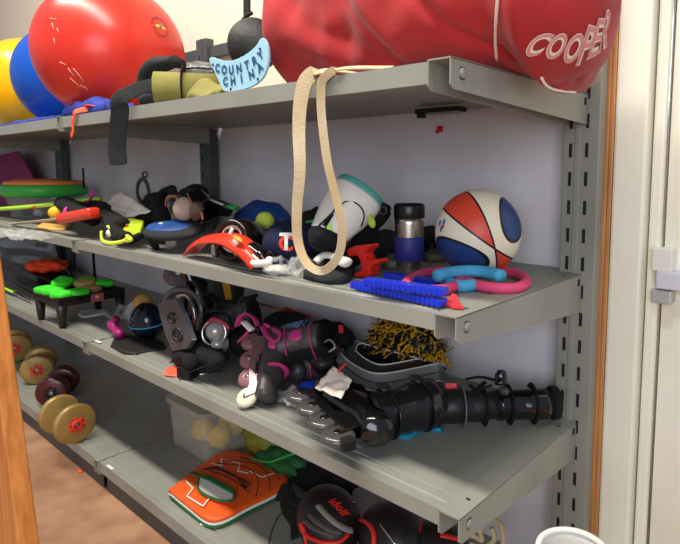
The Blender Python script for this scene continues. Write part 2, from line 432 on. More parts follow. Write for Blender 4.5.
# orange ribbon over the edge
ORG = mat('orange_ribbon', '#ff5a1e', .6)
pts = [atY(x, y, YA-.006) for x, y in ((75, 112), (74, 117), (72, 123), (73, 130), (71, 137))]
b = M(); b.loft(bez([Vector((pts[0].x+.05, .05, ZA+.028)), Vector((pts[0].x+.02, .0, ZA+.02))]+pts, 5), (.010, .0012), 10, hint=(0, 1, 0), p=4)
b.loft(bez([Vector((pts[0].x-.01, .01, ZA+.022)), Vector((pts[0].x+.03, .0, ZA+.034)), Vector((pts[0].x+.10, .02, ZA+.02))], 5), (.009, .0012), 10, hint=(0, 0, 1), p=4)
tag(b.build('ribbon', ORG), 'short bright orange ribbon dangling over the top shelf edge', 'ribbon')
# rolled yoga mat
OLV = mat('olive_foam', '#8d8746', .85, bump=.15, bscale=90, col2='#7c763a', vscale=10)
e0 = atY(155, 86, .03); e1 = atY(226, 80, .20)
R_m = .057
ax0 = Vector((e0.x, .03, ZA+R_m+.004)); ax1 = Vector((e1.x, .20, ZA+R_m+.004))
ym = thing('yoga_mat', 'olive green yoga mat rolled up at the top shelf edge', 'yoga mat', (ax0.x, ax0.y, ZA+.002))
d, sx_, ux_ = axes(ax1-ax0)
prof = []; N_ = 150
for i in range(N_+1):
    t = 2*pi*4.6*i/N_; rr = .010+(R_m-.012)*i/N_; prof.append((rr*cos(t+2.2), rr*sin(t+2.2)))
outl = [(x*1.0, y) for x, y in prof]; inn = []
for i in range(N_+1):
    t = 2*pi*4.6*i/N_; rr = .010+(R_m-.012)*i/N_-.0062; inn.append((rr*cos(t+2.2), rr*sin(t+2.2)))
b = M(); L = (ax1-ax0)
for e in (0,):
    vs = []; 
    for (x, y) in outl: vs.append(ax0+sx_*x+ux_*y)
    for (x, y) in inn: vs.append(ax0+sx_*x+ux_*y)
    n = len(outl); vs2 = [v+L for v in vs]; fs = []
    for i in range(n-1):
        fs += [(i, i+1, n+i+1, n+i), (2*n+i, 3*n+i, 3*n+i+1, 2*n+i+1), (i, 2*n+i, 2*n+i+1, i+1), (n+i, n+i+1, 3*n+i+1, 3*n+i)]
    b.add(vs+vs2, fs)
b.build('mat_roll', OLV, ym)
b = M(); b.loft([ax0+L*.40+sx_*(R_m+.003)*cos(t)+ux_*(R_m+.003)*sin(t) for t in [2*pi*i/32 for i in range(32)]], (.011, .0016), 8, hint=d, closed=True, p=4)
b.loft(bez([ax0+L*.40+ux_*(R_m+.003), ax0+L*.62+ux_*(R_m+.006)-sx_*.01, ax0+L*.98+ux_*(R_m+.003)], 6), (.009, .0016), 8, hint=(0, 0, 1), p=4)
b.build('strap', BLKF, ym)
# loose flap of a second mat section to the right of the roll
b = M()
a0 = Vector((e0.x+.14, .10, ZA+.005))
b.grid(lambda u, v: Vector((a0.x+.06+.17*u, .02+.10*v, ZA+.006+.065*(1-abs(2*v-1))**.7*(1-.55*u)+.006*sin(9*u))), 24, 18)
tag(b.build('foam_mat', OLV, solid=.006), 'unrolled olive foam mat end sticking out behind the blue tag', 'mat')
# grey clear roll above
GRV = mat('grey_film_roll', '#6d6a68', .3, bump=.5, bscale=30, var=.4, vscale=14)
g0, g1 = atY(157, 66, .20), atY(208, 74, .20)
b = M(); b.loft(bez([Vector((-1.35, .19, ZA+.135)), Vector((-1.22, .20, ZA+.13)), Vector((-1.06, .21, ZA+.11))], 8), (.042, .036), 18, noi=.02, nf=22)
tag(b.build('rolled_film', GRV), 'grey crumpled plastic roll lying on top of the olive yoga mat', 'plastic roll')
# black pouch left of the mat, with hanging strap
k0 = atY(143, 78, .05)
b = M(); b.loft(bez([(k0.x+.10, .12, ZA+.150), (k0.x+.01, .09, ZA+.15), (k0.x-.03, .075, ZA+.10), (k0.x-.025, .07, ZA+.04), (k0.x-.0, .07, ZA+.02)], 6), (.034, .022), 14, noi=.014, nf=20)
pouch = thing('black_bag', 'dark bag draped around the rolled mat with a long black strap hanging off the shelf', 'bag', (k0.x, .07, ZA+.002))
b.build('bag_body', GRYF, pouch)
s_ = [atY(x, y, YA-.042) for x, y in ((121, 98), (120, 112), (118, 130), (117, 148), (118, 160), (118.5, 165))]
pp = [Vector((s_[0].x+.03, .08, ZA+.085)), Vector((s_[0].x+.005, .0, ZA+.06))]+s_
pb = bez(pp, 5); wdt = [(.018+.008*min(1, i/14), .002) for i in range(len(pb))]; wdt[-1] = (.014, .002); wdt[-2] = (.022, .002)
b = M(); b.loft(pb, wdt, 12, hint=(.8, -.5, .3), p=5); b.build('strap', GRYF, pouch)
# pan
IRON = mat('cast_iron', '#2c2b2a', .55, metal=.3, bump=.15, bscale=70, var=.3, vscale=9)
pc = atY(252, 42, .17)
pan = thing('frying_pan', 'black cast iron frying pan standing on edge with its handle up', 'frying pan', (pc.x, .17, ZA))
s_ = FPX/((pc-CAM).dot(fw)); pr_ = 27/s_
fn_ = Vector((-.62, .76, -.12)).normalized()  # axis away from camera
b = M(); b.lathe([(0, 0), (pr_*.86, 0), (pr_*1.0, .028), (pr_*1.02, .028), (pr_*.90, -.006), (0, -.006)], pc, fn_, 48); b.build('pan_body', IRON, pan)
hd = atY(247, -20, .17); h0 = atY(247, 14, .17)
b = M(); b.loft(bez([pc+(h0-pc)*.92, h0, h0+(hd-h0)*.5, hd], 5), [(.020, .006)]*3+[(.011, .006)]*8+[(.014, .006)]*5, 12, hint=fn_); b.build('handle', IRON, pan)
# COUNTRY CHINA crescent sign
LBL = mat('pale_blue_paint', '#9cc9dc', .5); NAVT = mat('navy_lettering', '#1d4a78', .5)
yS = -.022+.012
def SP(x, y): return atY(x, y, yS)
out = [(209, 58.5), (211.5, 57), (216, 58.5), (223, 60.5), (232, 60.5), (241, 57), (249, 52), (256, 45.5), (260, 39), (263, 38), (266, 42), (268, 50), (268, 62), (264.5, 74), (258, 82.5), (248, 88), (236, 91), (226, 91.5), (223, 90), (219, 82), (214, 71), (210, 63)]
sg = thing('country_china_sign', 'pale blue crescent-shaped sign reading COUNTRY CHINA leaning on the shelf edge', 'sign', (SP(240, 90).x, yS, ZA))
b = M(); b.prism([SP(x, y) for x, y in bez([(x, y, 0) for x, y in out+[out[0]]], 3)[:-1] for x, y in [(x, y)]] if False else [SP(v.x, v.y) for v in bez([(x, y, 0) for x, y in out+[out[0]]], 3)[:-1]], (0, .007, 0))
b.build('board', LBL, sg, bevel=.0012)
b = M(); ux = Vector((1, 0, 0)); uz = Vector((0, 0, 1))
def letter(ch, x, y, rot, size, yy=yS-.0015):
    p = atY(x, y, yy); R = Matrix.Rotation(-rot, 3, 'Y')
    Mx = Matrix((R @ ux, R @ uz, Vector((0, -1, 0)))).transposed().to_4x4(); Mx.translation = p
    b.text(ch, size, Mx, depth=.0005, font_w=.0012)
for ch, x, y, r_ in (('C', 217.5, 68.5, -.12), ('O', 224.2, 70.2, .0), ('U', 231.3, 70.4, .05), ('N', 239, 68.8, .15), ('T', 247, 65.7, .2), ('R', 254.5, 61.2, .35), ('Y', 260.5, 55, .55)):
    letter(ch, x, y, r_, .030)
for ch, x, y, r_ in (('C', 225.5, 81.8, .05), ('H', 233, 81.3, .12), ('I', 241.5, 79, .18), ('N', 251.5, 74.8, .3), ('A', 260, 68, .5)): letter(ch, x, y, r_, .030)
b.build('lettering', NAVT, sg)
b = M()
for x, y in ((212.5, 64.5), (230.5, 89), (257.5, 79), (259.5, 49)): p = atY(x, y, yS-.0015); b.lathe([(0, 0), (.0035, 0), (.0035, .002), (0, .002)], p, (0, 1, 0), 12)
b.build('screw_hole', SLOT, sg)
# red duffel bag
REDC = mat('red_canvas', '#b02224', .85, bump=.12, bscale=220, col2='#951a1c', vscale=6, sheen=.15)
BX0, BX1 = atY(262, 50, .10).x-.035, atY(617, 40, .20).x+.025
NB = 70
def bagpath(t): return Vector((BX0+.02+(BX1-BX0-.06)*t, .245-.02*t, ZA+.195+.0*t))
b = M(); path = []; rad = []
for i in range(NB+1):
    t = i/NB; e = 1-abs(2*t-1); k = min(1, (e/.22))**.55 if e < .22 else 1
    path.append(bagpath(t)); rad.append((.205*max(k, .12)*(1-.03*sin(t*9)), .19*max(k, .12)*(1+.04*sin(t*12+1))))
seg = 72; vs = []; 
for i, (q, r_) in enumerate(zip(path, rad)):
    for k in range(seg):
        an = 2*pi*k/seg; cx, cy = cos(an), sin(an); pw = 2.4
        x = math.copysign(abs(cx)**(2/pw), cx)*r_[0]; z = math.copysign(abs(cy)**(2/pw), cy)*r_[1]
        v = q+Vector((0, x, z)); nn = Vector((0, x, z)).normalized()
        wr = .016*noise.noise(Vector((v.x*7, v.y*5, v.z*6)))-.026*max(0, 1-abs(noise.noise(Vector((v.x*5+v.z*4, v.y*3, 2)))*7))**2+.010*noise.noise(Vector((v.x*16, v.y*9, v.z*14)))+.004
        if q.x > .02: v.z -= .06*min(1, (q.x-.02)/.06) if z < 0 else 0
        v = v+nn*wr
        if v.x < .03: v.z = max(v.z, ZA+.004)
        elif z < 0: v.z = max(v.z, ZA+.006-3*(v.x-.03) if v.x < .06 else ZA-.10)
        vs.append(v)
fs = [(i*seg+k, i*seg+(k+1) % seg, (i+1)*seg+(k+1) % seg, (i+1)*seg+k) for i in range(NB) for k in range(seg)]
fs += [tuple(reversed(range(seg))), tuple(range(NB*seg, (NB+1)*seg))]
b.add(vs, fs); BG = b.bvh()
bag = thing('duffel_bag', 'large red canvas duffel bag with white brand lettering on the top shelf', 'duffel bag', ((BX0+BX1)/2, .23, ZA+.003))
body = b.build('bag_body', REDC, bag); body.modifiers.new('u', 'SUBSURF').render_levels = 1
# piping seam round the bag near the right and the curved end seam
PIP = mat('white_piping', '#e9d9cc', .6)
def hitpx(x, y): return BG.ray_cast(CAM, ray(x, y).normalized())
b = M(); P_ = []
for x, y in ((499, -14), (498, 0), (496.5, 20), (495.5, 40), (496.5, 60)):
    h = hitpx(x, y)
    if h[0] is not None: P_.append(h[0]+h[1]*.001)
if len(P_) > 2: b.tube(bez(P_, 5), .0032, 8)
P_ = []
for x, y in ((541, 77), (546, 85), (556, 90), (575, 92), (592, 88)):
    h = hitpx(x, y)
    if h[0] is not None: P_.append(h[0]+h[1]*.001)
if len(P_) > 2: b.tube(bez(P_, 5), .003, 8)
b.build('piping', PIP, bag)
# lettering COOPER, outlined
PNK = mat('faded_letter_fill', '#d98a86', .7)
def glyph(ch, quad, size=1.0, fw_=0, m=None, off=.0015):
    """letter mapped on a quad of picture places, then laid on the canvas"""
    cu = bpy.data.curves.new('t', 'FONT'); cu.body = ch; cu.size = 1; cu.offset = fw_; cu.resolution_u = 5
    o = bpy.data.objects.new('t', cu); COL.objects.link(o); dg = bpy.context.evaluated_depsgraph_get(); dg.update()
    me = bpy.data.meshes.new_from_object(o.evaluated_get(dg)); bpy.data.objects.remove(o)
    b2 = bmesh.new(); b2.from_mesh(me)
    xs = [v.co.x for v in b2.verts]; ys = [v.co.y for v in b2.verts]; x0, x1, y0, y1 = min(xs), max(xs), min(ys), max(ys)
    bmesh.ops.triangulate(b2, faces=b2.faces); bmesh.ops.subdivide_edges(b2, edges=list(b2.edges), cuts=1, use_grid_fill=True); b2.verts.index_update()
    (ax, ay), (bx, by), (cx, cy), (dx, dy) = quad  # bl, br, tr, tl
    vs = []; ok = True
    for v in b2.verts:
        u, t = (v.co.x-x0)/(x1-x0), (v.co.y-y0)/(y1-y0)
        x = (ax*(1-u)+bx*u)*(1-t)+(dx*(1-u)+cx*u)*t; y = (ay*(1-u)+by*u)*(1-t)+(dy*(1-u)+cy*u)*t
        h = hitpx(x, y)
        if h[0] is None: ok = False; vs.append(Vector((0, 0, 0))); continue
        vs.append(h[0]+h[1]*off)
    fs = [tuple(v.index for v in f.verts) for f in b2.faces] if ok else []
    b2.free(); return vs, fs
quads = (('C', ((521, 57), (538, 56), (556, 33), (535, 33))), ('O', ((541, 57), (558, 61), (571, 34), (555, 32))), ('O', ((559, 62), (575, 64), (587, 34), (572, 32))), ('P', ((575, 66), (586, 63), (599, 27), (588, 24))), ('E', ((586, 60), (596, 55), (606, 18), (598, 18))), ('R', ((597, 54), (606, 47), (612, 8), (606, 10))))
for ch, qd in quads:
    vs, fs = glyph(ch, qd, fw_=.055); bo = M(); bo.add(vs, fs); bo = bo.build('letter', PIP, bag) if fs else None
    vs, fs = glyph(ch, [((x-sum(p[0] for p in qd)/4)*.93+sum(p[0] for p in qd)/4, (y-sum(p[1] for p in qd)/4)*.93+sum(p[1] for p in qd)/4) for x, y in qd], fw_=-.005, off=.003); bi = M(); bi.add(vs, fs); bi.build('letter_fill', PNK, bo) if (fs and bo) else bi.bm.free()
# canvas belt looping down
BEL = mat('cream_webbing', '#d6c6a6', .85, bump=.2, bscale=200, col2='#bfa67c', vscale=7)
def bp(x, y, yy): return atY(x, y, yy)
pts = [Vector((-.50, .10, ZA+.012)), Vector((-.565, -.01, ZA+.012))]
L1 = [(308, 78, -.045), (301, 100, -.052), (299, 130, -.055), (300, 170, -.055), (297, 210, -.05), (298, 240, -.045), (306, 262, -.045), (320, 271, -.045), (333, 264, -.045), (341, 247, -.04), (341, 220, -.04), (334, 190, -.045), (327, 160, -.05), (322, 120, -.05), (321, 95, -.048), (324, 78, -.045)]
P_ = [atY(x, y, yy) for x, y, yy in L1]
full = [Vector((P_[0].x+.09, .06, ZA+.008)), Vector((P_[0].x+.045, -.025, ZA+.012))]+P_+[Vector((P_[-1].x+.035, -.025, ZA+.012)), Vector((P_[-1].x+.14, .01, ZA+.007))]
pb = bez(full, 6); n = len(pb); b = M(); vs = []
# twisting flat webbing
for i, q in enumerate(pb):
    f_ = i/(n-1); t = (pb[min(i+1, n-1)]-pb[max(i-1, 0)]).normalized()
    tw = 0.0
    if f_ < .3: nrm = Vector((.35, -1, .1))
    nrm = Vector((.5, -1, .05)).lerp(Vector((1, -.45, 0)), min(1, max(0, (f_-.35)/.25)))
    if f_ < .08 or f_ > .93: nrm = Vector((.1, -.5, 1))
    a = nrm.cross(t).normalized(); nn = t.cross(a).normalized(); hw = .0175-.0085*min(1, max(0, (f_-.1)/.35))
    for sx, sy in ((-1, -1), (1, -1), (1, 1), (-1, 1)): vs.append(q+a*sx*hw+nn*sy*.0014)
fs = [(i*4+k, i*4+(k+1) % 4, (i+1)*4+(k+1) % 4, (i+1)*4+k) for i in range(n-1) for k in range(4)]+[(3, 2, 1, 0), ((n-1)*4, (n-1)*4+1, (n-1)*4+2, (n-1)*4+3)]
b.add(vs, fs)
for f_ in b.bm.faces: f_.smooth = False
tag(b.build('canvas_strap', BEL), 'long cream webbing strap looping down from under the red bag past the second shelf', 'strap')
# ================================================================== SECOND SHELF
def V(x, y, yy): return atY(x, y, yy)
MAG = mat('magenta_foam', '#8d1f62', .7, bump=.05)
a = [V(-25, 160, .50), V(18, 151, .50), V(38, 186, .50), V(30, 214, .50), V(-25, 214, .50)]
a = [Vector((q.x, q.y, max(q.z, ZB+.002))) for q in a]
tag(M().prism(a, (0, .008, 0)).build('foam_sheet', MAG, bevel=.001), 'magenta foam sheet leaning upright behind the green inflatable', 'sheet')
# inflatable disc on a clear basin
c = V(45, 190, .33); base = thing('round_inflatable', 'round green-sided inflatable with an orange patterned top', 'inflatable', (c.x, .33, c.z-.03))
GRN = mat('green_vinyl', '#3fae45', .35); r = .222
M().lathe([(.0, -.035), (r*.9, -.035), (r*.985, -.022), (r, 0), (r*.985, .022), (r*.93, .034), (0, .034)], (c.x, .33, c.z), n=56).build('side_band', GRN, base)
OT = mat('orange_print_vinyl', '#f0824a', .4, col2='#3f6a34', vscale=9, vlo=.36, vhi=.44)
M().lathe([(0, .034), (r*.93, .034), (r*.88, .052), (r*.55, .064), (0, .066)], (c.x, .33, c.z), n=48).build('top_panel', OT, base)
zt = c.z-.036-ZB
bas = M().lathe([(0, .001), (.17, .001), (.195, zt-.004), (.205, zt-.003), (.205, zt), (.190, zt-.002), (.165, .006), (0, .006)], (c.x, .33, ZB), n=48).build('clear_basin', CLEAR)
tag(bas, 'see-through plastic basin of odds and ends under the round green inflatable', 'basin')
random.seed(3)
for k, (dx, dy, rr, co, nm) in enumerate(((-.10, -.06, .03, '#b4452e', 'a brown'), (-.03, -.09, .034, '#33262a', 'a dark'), (.04, -.05, .03, '#d8d2c8', 'a white'), (.10, -.02, .028, '#6e2530', 'a maroon'))):
    o = M().ball((c.x+dx, .33+dy, ZB+.008+rr*.8), (rr, rr*.9, rr*.8), seg=16, rings=10, noi=.25, nf=2, seed=k).build('small_toy', mat('toy_%d' % k, co, .4))
    tag(o, nm+' lump of a toy inside the see-through basin', 'toy')
NEON = mat('neon_yellow_green', '#b9f03a', .4)
p0, p1, p2 = V(-30, 211, .08), V(62, 203, .13), V(100, 199, .17)
st = thing('neon_stick', 'neon yellow-green stick with orange tape lying across the left of the second shelf', 'stick', (p0.x, p0.y, p0.z))
M().tube(bez([p0, V(20, 207.5, .10), p1, p2], 6), .0105, 12).build('shaft', NEON, st)
M().tube([V(24, 207.2, .105), V(38, 206, .112)], .0122, 14).build('tape', mat('orange_tape', '#cf5a35', .6), st)
MAGP = mat('pink_rubber', '#d0449c', .4)
tag(M().loft([V(86, 206, .12), V(91, 198, .12), V(95, 190, .12)], (.007, .003), 10).build('pink_clip', MAGP), 'thin pink plastic clip sticking up behind the black pads', 'clip')
tag(M().tube([V(84, 188, .4), V(83, 168, .4)], .006, 8).build('black_rod', BLK), 'short black rod standing up at the right of the green inflatable', 'rod')
# pads
kp = thing('knee_pads', 'black padded guards with a magenta oval behind the red-handled tool', 'knee pads', (V(80, 215, .1).x, .1, ZB))
M().loft(bez([V(61, 203, .14), V(68, 205, .11), V(80, 212, .09), V(92, 219, .08)], 5), [(.030, .026)]*3+[(.036, .032)]*8+[(.034, .030)]*5, 18, noi=.012, nf=25).build('pad', BLKF, kp)
M().loft(bez([V(86, 205, .18), V(100, 208, .15), V(112, 216, .12), V(122, 224, .08)], 5), [(.034, .03)]*8+[(.026, .02)]*8, 16, noi=.012, nf=25, seed=4).build('pad', BLKF, kp)
q = V(67, 213, .058); M().ball(q, (.019, .008, .026), frame((.8, .5, 0), (.1, .1, 1)), 18, 10).build('oval_patch', MAGP, kp)
YEL = mat('yellow_plastic', '#f2b61c', .45)
q = V(56, 212.5, .10); q.z = ZB+.075
tag(M().ball(V(56, 212.5, .09), (.032, .032, .029)).build('yellow_ball', YEL), 'small yellow ball peeking out beside the black pads', 'ball')
TAN = mat('tan_foam', '#d6a95c', .8)
lay('foam_wedge', [(36, 229), (52, 220), (70, 224), (68, 230), (50, 231)], ZB, TAN, 'flat tan foam wedge behind the red-handled tool', 'foam wedge', .014, .003)
tl = thing('pruning_saw', 'orange-red handled tool with a long pale blade at the shelf edge', 'saw', atZ(78, 235, ZB))
BLADE = mat('pale_blade', '#d9cdb8', .4, var=.3, vscale=6)
RED = mat('orange_red_plastic', '#e23a22', .3, coat=.1)
h0, h1 = V(63, 230.5, .035), V(95, 226, .045)
M().loft(bez([h0, h0.lerp(h1, .15), h0.lerp(h1, .85), h1], 4), [(.020, .016)]+[(.027, .022)]*11+[(.018, .016)], 16, p=3.5, hint=(0, 0, 1)).build('handle', RED, tl)
M().bar(V(12, 234.5, .03), h0+Vector((.01, 0, 0)), .026, .004, (0, .3, 1)).build('blade', BLADE, tl, bevel=.001)
settle(tl, ZB+.001)
tag(sheet('plastic_wrap', atZ(12, 237, ZB), (.5, .12), .1, CLEAR, .018, 12, .002, seed=5), 'crumpled clear plastic wrap at the far left shelf edge', 'plastic wrap')
# white crumpled paper
PAP = mat('off_white_paper', '#e6dccf', .8)
def tri_sheet(name, pts, m, label, cat, amp=.006, seed=0, solid=.002, n=18):
    """bilinear crumpled sheet over four 3-D corners"""
    b = M(); A, B, C_, D = pts; nn = (B-A).cross(D-A).normalized()
    b.grid(lambda u, v: A*(1-u)*(1-v)+B*u*(1-v)+C_*u*v+D*(1-u)*v+nn*amp*noise.noise(Vector((u*4, v*4, seed))), n, n)
    return tag(b.build(name, m, solid=solid), label, cat)
tri_sheet('paper_sheet', (V(101, 209, .15), V(119, 189, .21), V(151, 211, .15), V(114, 222, .11)), PAP, 'creased off-white paper sheet standing up over the lime and black glove', 'paper', .02, 3)
LIME = mat('lime_fabric', '#b4cc1e', .6, bump=.1, bscale=80)
gl = thing('work_glove', 'black and lime glove with yellow trim lying at the shelf edge', 'glove', atZ(120, 236, ZB))
lp_ = [V(*q) for q in ((112, 216, .13), (128, 213, .13), (143, 216, .12), (139, 228, .07), (128, 232, .055), (117, 230, .06))]
M().prism(lp_, (0, .006, -.012)).build('palm', LIME, gl, bevel=.003)
M().loft(bez([V(116, 232, .05), V(128, 236, .05), V(141, 231, .06)], 5), (.020, .012), 12, noi=.006, nf=30).build('cuff', BLKF, gl)
M().loft(bez([V(104, 212, .12), V(112, 220, .07), V(120, 231, .045), V(128, 233, .04)], 5), (.024, .018), 14, noi=.008, nf=30).build('cuff', BLKF, gl)
LY = mat('pale_lime_trim', '#d9e84a', .5)
for i, pp in enumerate(([(101, 227, .03), (102, 236, .025), (110, 239, .02), (122, 237, .02), (128, 233, .02)], [(108, 222, .04), (112, 226, .035), (110, 231, .03)], [(127, 231, .03), (131, 235, .025), (126, 237, .022)])):
    M().loft(bez([V(*q) for q in pp], 5), (.0075, .005), 8).build('trim_piece', LY, gl)
M().ball(V(109, 229, .03), (.018, .010, .014), seg=14, rings=8).build('white_patch', WHT, gl)
M().ball(V(127, 221, .052), (.008, .004, .006), seg=12, rings=8).build('red_spot', RED, gl)
settle(gl, ZB+.001)
GRP = mat('grey_rubber', '#3c3d42', .4)
lp = thing('grey_loop', 'tall grey rubber loop with a small ring on top standing behind the paper', 'loop', V(146, 208, .3))
M().loft(bez([V(144, 206, .3), V(138, 196, .3), V(138, 184, .3), V(143, 179, .3), V(147, 184, .3), V(150, 196, .3), V(153, 205, .3), V(146, 209, .3)], 5), (.011, .006), 10, hint=(0, 1, 0)).build('loop_body', GRP, lp)
M().torus(V(145, 174.5, .3), .011, .004, (.5, -.8, 0), 20, 8).build('ring', GRP, lp)
o = sheet('clear_bag', Vector((V(150, 200, .42).x, .42, ZB)), (.34, .16), .2, CLEAR, .05, 9, .01, seed=8); tag(o, 'clear crinkled bag behind the black pads near the steel post', 'plastic bag')
# black helmet & straps cluster
def loopstrap(parent, pts, w, m, nm='strap', t=.002, hint=None, n=5): return M().loft(bez([V(*q) for q in pts], n), (w, t), 8, p=4, hint=hint).build(nm, m, parent)
cl = thing('goggle_mask', 'black mask with a tan mesh ball and thin orange tubing', 'mask', (V(185, 215, .2).x, .2, ZB))
BRN = mat('brown_tube', '#a55f3e', .5)
TMH = mat('tan_mesh', '#b7a591', .8, bump=.6, bscale=150)
M().ball(V(190, 204, .20), (.075, .065, .055), frame((1, .2, .1), (0, 0, 1)), 24, 14, noi=.18, nf=2).build('mask_shell', BLKS, cl)
M().ball(V(184, 209, .125), (.036, .036, .040), None, 24, 14).build('mesh_ball', TMH, cl)
M().loft(bez([V(166, 206, .14), V(167, 199, .13), V(174, 196, .13), V(178, 200, .13)], 5), .0045, 8).build('tube', BRN, cl)
M().loft(bez([V(187, 193, .15), V(192, 203, .11), V(200, 210, .10), V(203, 220, .10)], 5), .0035, 8).build('tube', BRN, cl)
M().ball(V(197, 211, .10), (.03, .02, .03), seg=18, rings=10, noi=.3, nf=2).build('brown_pad', mat('brown_mesh', '#4a3a33', .8), cl)
c2_ = thing('elbow_pads', 'tangle of black padded straps on the left of the tan mesh ball', 'elbow pads', (V(160, 215, .2).x, .2, ZB))
M().loft(bez([V(152, 200, .24), V(158, 203, .22), V(162, 215, .20), V(158, 224, .18)], 5), [(.035, .03)]*16, 14, noi=.02, nf=18).build('pad', BLKF, c2_)
M().loft(bez([V(150, 207, .26), V(160, 196, .27), V(171, 190, .28), V(176, 197, .25)], 5), [(.014, .02)]*16, 10, noi=.01, nf=25).build('strap', BLKF, c2_)
M().ball(V(150, 214, .2), (.05, .05, .05), seg=18, rings=10, noi=.35, nf=2, seed=2).build('pad', BLKF, c2_)
hm = thing('round_black_cap', 'round black ball-like cap resting on top of the pads in front of the steel post', 'cap', V(196, 200, .36))
M().ball(V(196, 195, .34), (.055, .05, .045), seg=24, rings=14).build('shell', BLKF, hm)
M().ball(V(200, 208, .34), (.09, .07, .055), seg=24, rings=14, noi=.25, nf=2).build('brim', BLKF, hm)
pd = thing('table_tennis_paddle', 'black handled bat with a pale edge slanting over the pads', 'paddle', V(215, 208, .25))
M().prism([V(198, 196, .26), V(215, 200, .25), V(232, 207, .22), V(228, 217, .2), V(205, 214, .24)], (0, .012, .004)).build('blade', BLKS, pd)
M().loft([V(198, 195, .258), V(214, 201, .243), V(226, 206, .225)], (.006, .004), 8).build('pale_edge', mat('pale_grey_edge', '#b9b6ac', .5), pd)
M().loft([V(226, 206, .225), V(236, 208, .21)], (.013, .008), 10).build('green_tip', mat('green_paint', '#2f8a43', .5), pd)
# blue topped flat pad
BLP = mat('blue_patch', '#1d4f9e', .5, col2='#12305e', vscale=14)
kb = thing('foot_pad', 'flat black pad with a blue oval top lying at the shelf edge', 'pad', atZ(172, 246, ZB))
q = V(174, 236, .10); rx = .135
R_ = frame((1, .15, 0), (-.0, -.28, 1))
M().ball(q, (rx, .075, .024), R_, 40, 16).build('pad_body', GRYF, kb)
M().ball(q+R_ @ Vector((-.012, -.004, .0135)), (rx*.80, .052, .0125), R_, 36, 12).build('blue_top', BLP, kb)
M().ball(q+R_ @ Vector((-.045, -.01, .026)), (.010, .007, .002), R_, 12, 6).build('yellow_mark', mat('pale_yellow', '#d9d27a', .5), kb)
M().loft(bez([q+Vector((-.115, -.02, -.01)), q+Vector((-.12, -.03, -.035)), q+Vector((-.06, -.04, -.045))], 5), (.028, .012), 10, noi=.006).build('strap', BLKF, kb)
M().ball(q+Vector((.04, -.03, -.033)), (.028, .018, .018), seg=14, rings=8).build('buckle', mat('grey_plastic', '#77766e', .4), kb)
M().ball(q+Vector((-.04, -.03, -.030)), (.05, .018, .018), seg=14, rings=8, noi=.2).build('strap', BLKF, kb)
settle(kb, ZB+.001)
# rolled thing with pale rings
rl = thing('coiled_hose', 'black and brown coiled tube with pale rings standing behind the orange guard', 'coil', (V(240, 240, .13).x, .13, ZB))
q = V(241, 226, .12); rr = .060; ax = Vector((.30, -.9, .12)).normalized()
M().lathe([(rr*.86, -.05), (rr, -.045), (rr*1.05, .0), (rr, .05), (rr*.82, .055), (rr*.80, .03), (rr*.80, -.05)], q, ax, 40, close=False).build('outer_tube', mat('dark_brown_shine', '#2a1a18', .25, col2='#0f0e10', vscale=12, coat=.3), rl, solid=.004)
M().torus(q+ax*.045+Vector((.004, 0, .004)), rr*.60, .0055, ax, 36, 8).build('pale_ring', mat('pale_ring', '#b9ab9c', .4), rl)
M().torus(q+ax*.020, rr*.60, .0055, ax, 36, 8).build('pale_ring', mat('pale_ring', ''), rl)
M().loft(bez([V(232, 213, .045), V(229, 222, .04), V(231, 232, .04), V(236, 239, .045)], 6), (.006, .004), 8).build('pale_strip', WHT, rl)
M().loft(bez([V(227, 215, .06), V(222, 224, .05), V(217, 233, .05), V(218, 241, .06)], 6), (.013, .006), 8).build('brown_strap', mat('dark_brown_shine', ''), rl)
settle(rl, ZB+.001)
q = V(226, 247, .14); tag(M().box((q.x, .14, ZB+.02), (.10, .05, .038)).build('grey_block', mat('grey_plastic', ''), bevel=.006), 'small grey block under the orange guard', 'block')
tag(M().ball(V(265, 221, .24), .030).build('tennis_ball', mat('lime_felt', '#c5dc5a', .9, bump=.3, bscale=200)), 'lime green tennis ball between the coil and the navy cap', 'ball')
o = M().ball((V(262, 214, .34).x, .34, ZB+.085), (.14, .07, .085), None, 30, 16, noi=.12, nf=2).build('blue_bag', mat('dark_blue_nylon', '#123a7a', .5, bump=.2, bscale=40)); tag(o, 'dark blue nylon bag lying behind the coil and the navy cap', 'bag')
# orange guard: a curved shell
og = thing('orange_guard', 'bright orange-red curved guard with a black and white toe standing on its ends', 'guard', atZ(230, 272, ZB))
gp = [V(189, 258, .075), V(194, 252, .07), V(203, 245.5, .06), (V(216, 242.5, .05)), V(230, 243, .04), V(241, 249, .03), V(250, 259, .022), V(257, 272, .014)]
gw = [.020, .024, .027, .030, .031, .029, .022, .014]
pb = bez(gp, 4); n = len(pb); vs = []
for i, q in enumerate(pb):
    f_ = i/(n-1)*7; k = int(min(6, f_)); wv = gw[k]*(1-(f_-k))+gw[k+1]*(f_-k)
    t = (pb[min(i+1, n-1)]-pb[max(i-1, 0)]).normalized(); side = Vector((.25, .95, .25)); side = (side-t*side.dot(t)).normalized(); nn = t.cross(side)
    for k in range(12):
        an = 2*pi*k/12; vs.append(q+side*cos(an)*wv*1.25+nn*sin(an)*.007+nn*(-.012*abs(cos(an))**2 if nn.z > 0 else .012*abs(cos(an))**2))
fs = [(i*12+k, i*12+(k+1) % 12, (i+1)*12+(k+1) % 12, (i+1)*12+k) for i in range(n-1) for k in range(12)]+[tuple(reversed(range(12))), tuple(range((n-1)*12, n*12))]
b = M(); b.add(vs, fs); b.build('shell', RED, og)
M().ball(V(238, 246, .008), (.022, .008, .006), frame((1, 0, -.35), (0, -.4, 1)), 16, 8).build('yellow_decal', mat('orange_yellow', '#e8923a', .4), og)
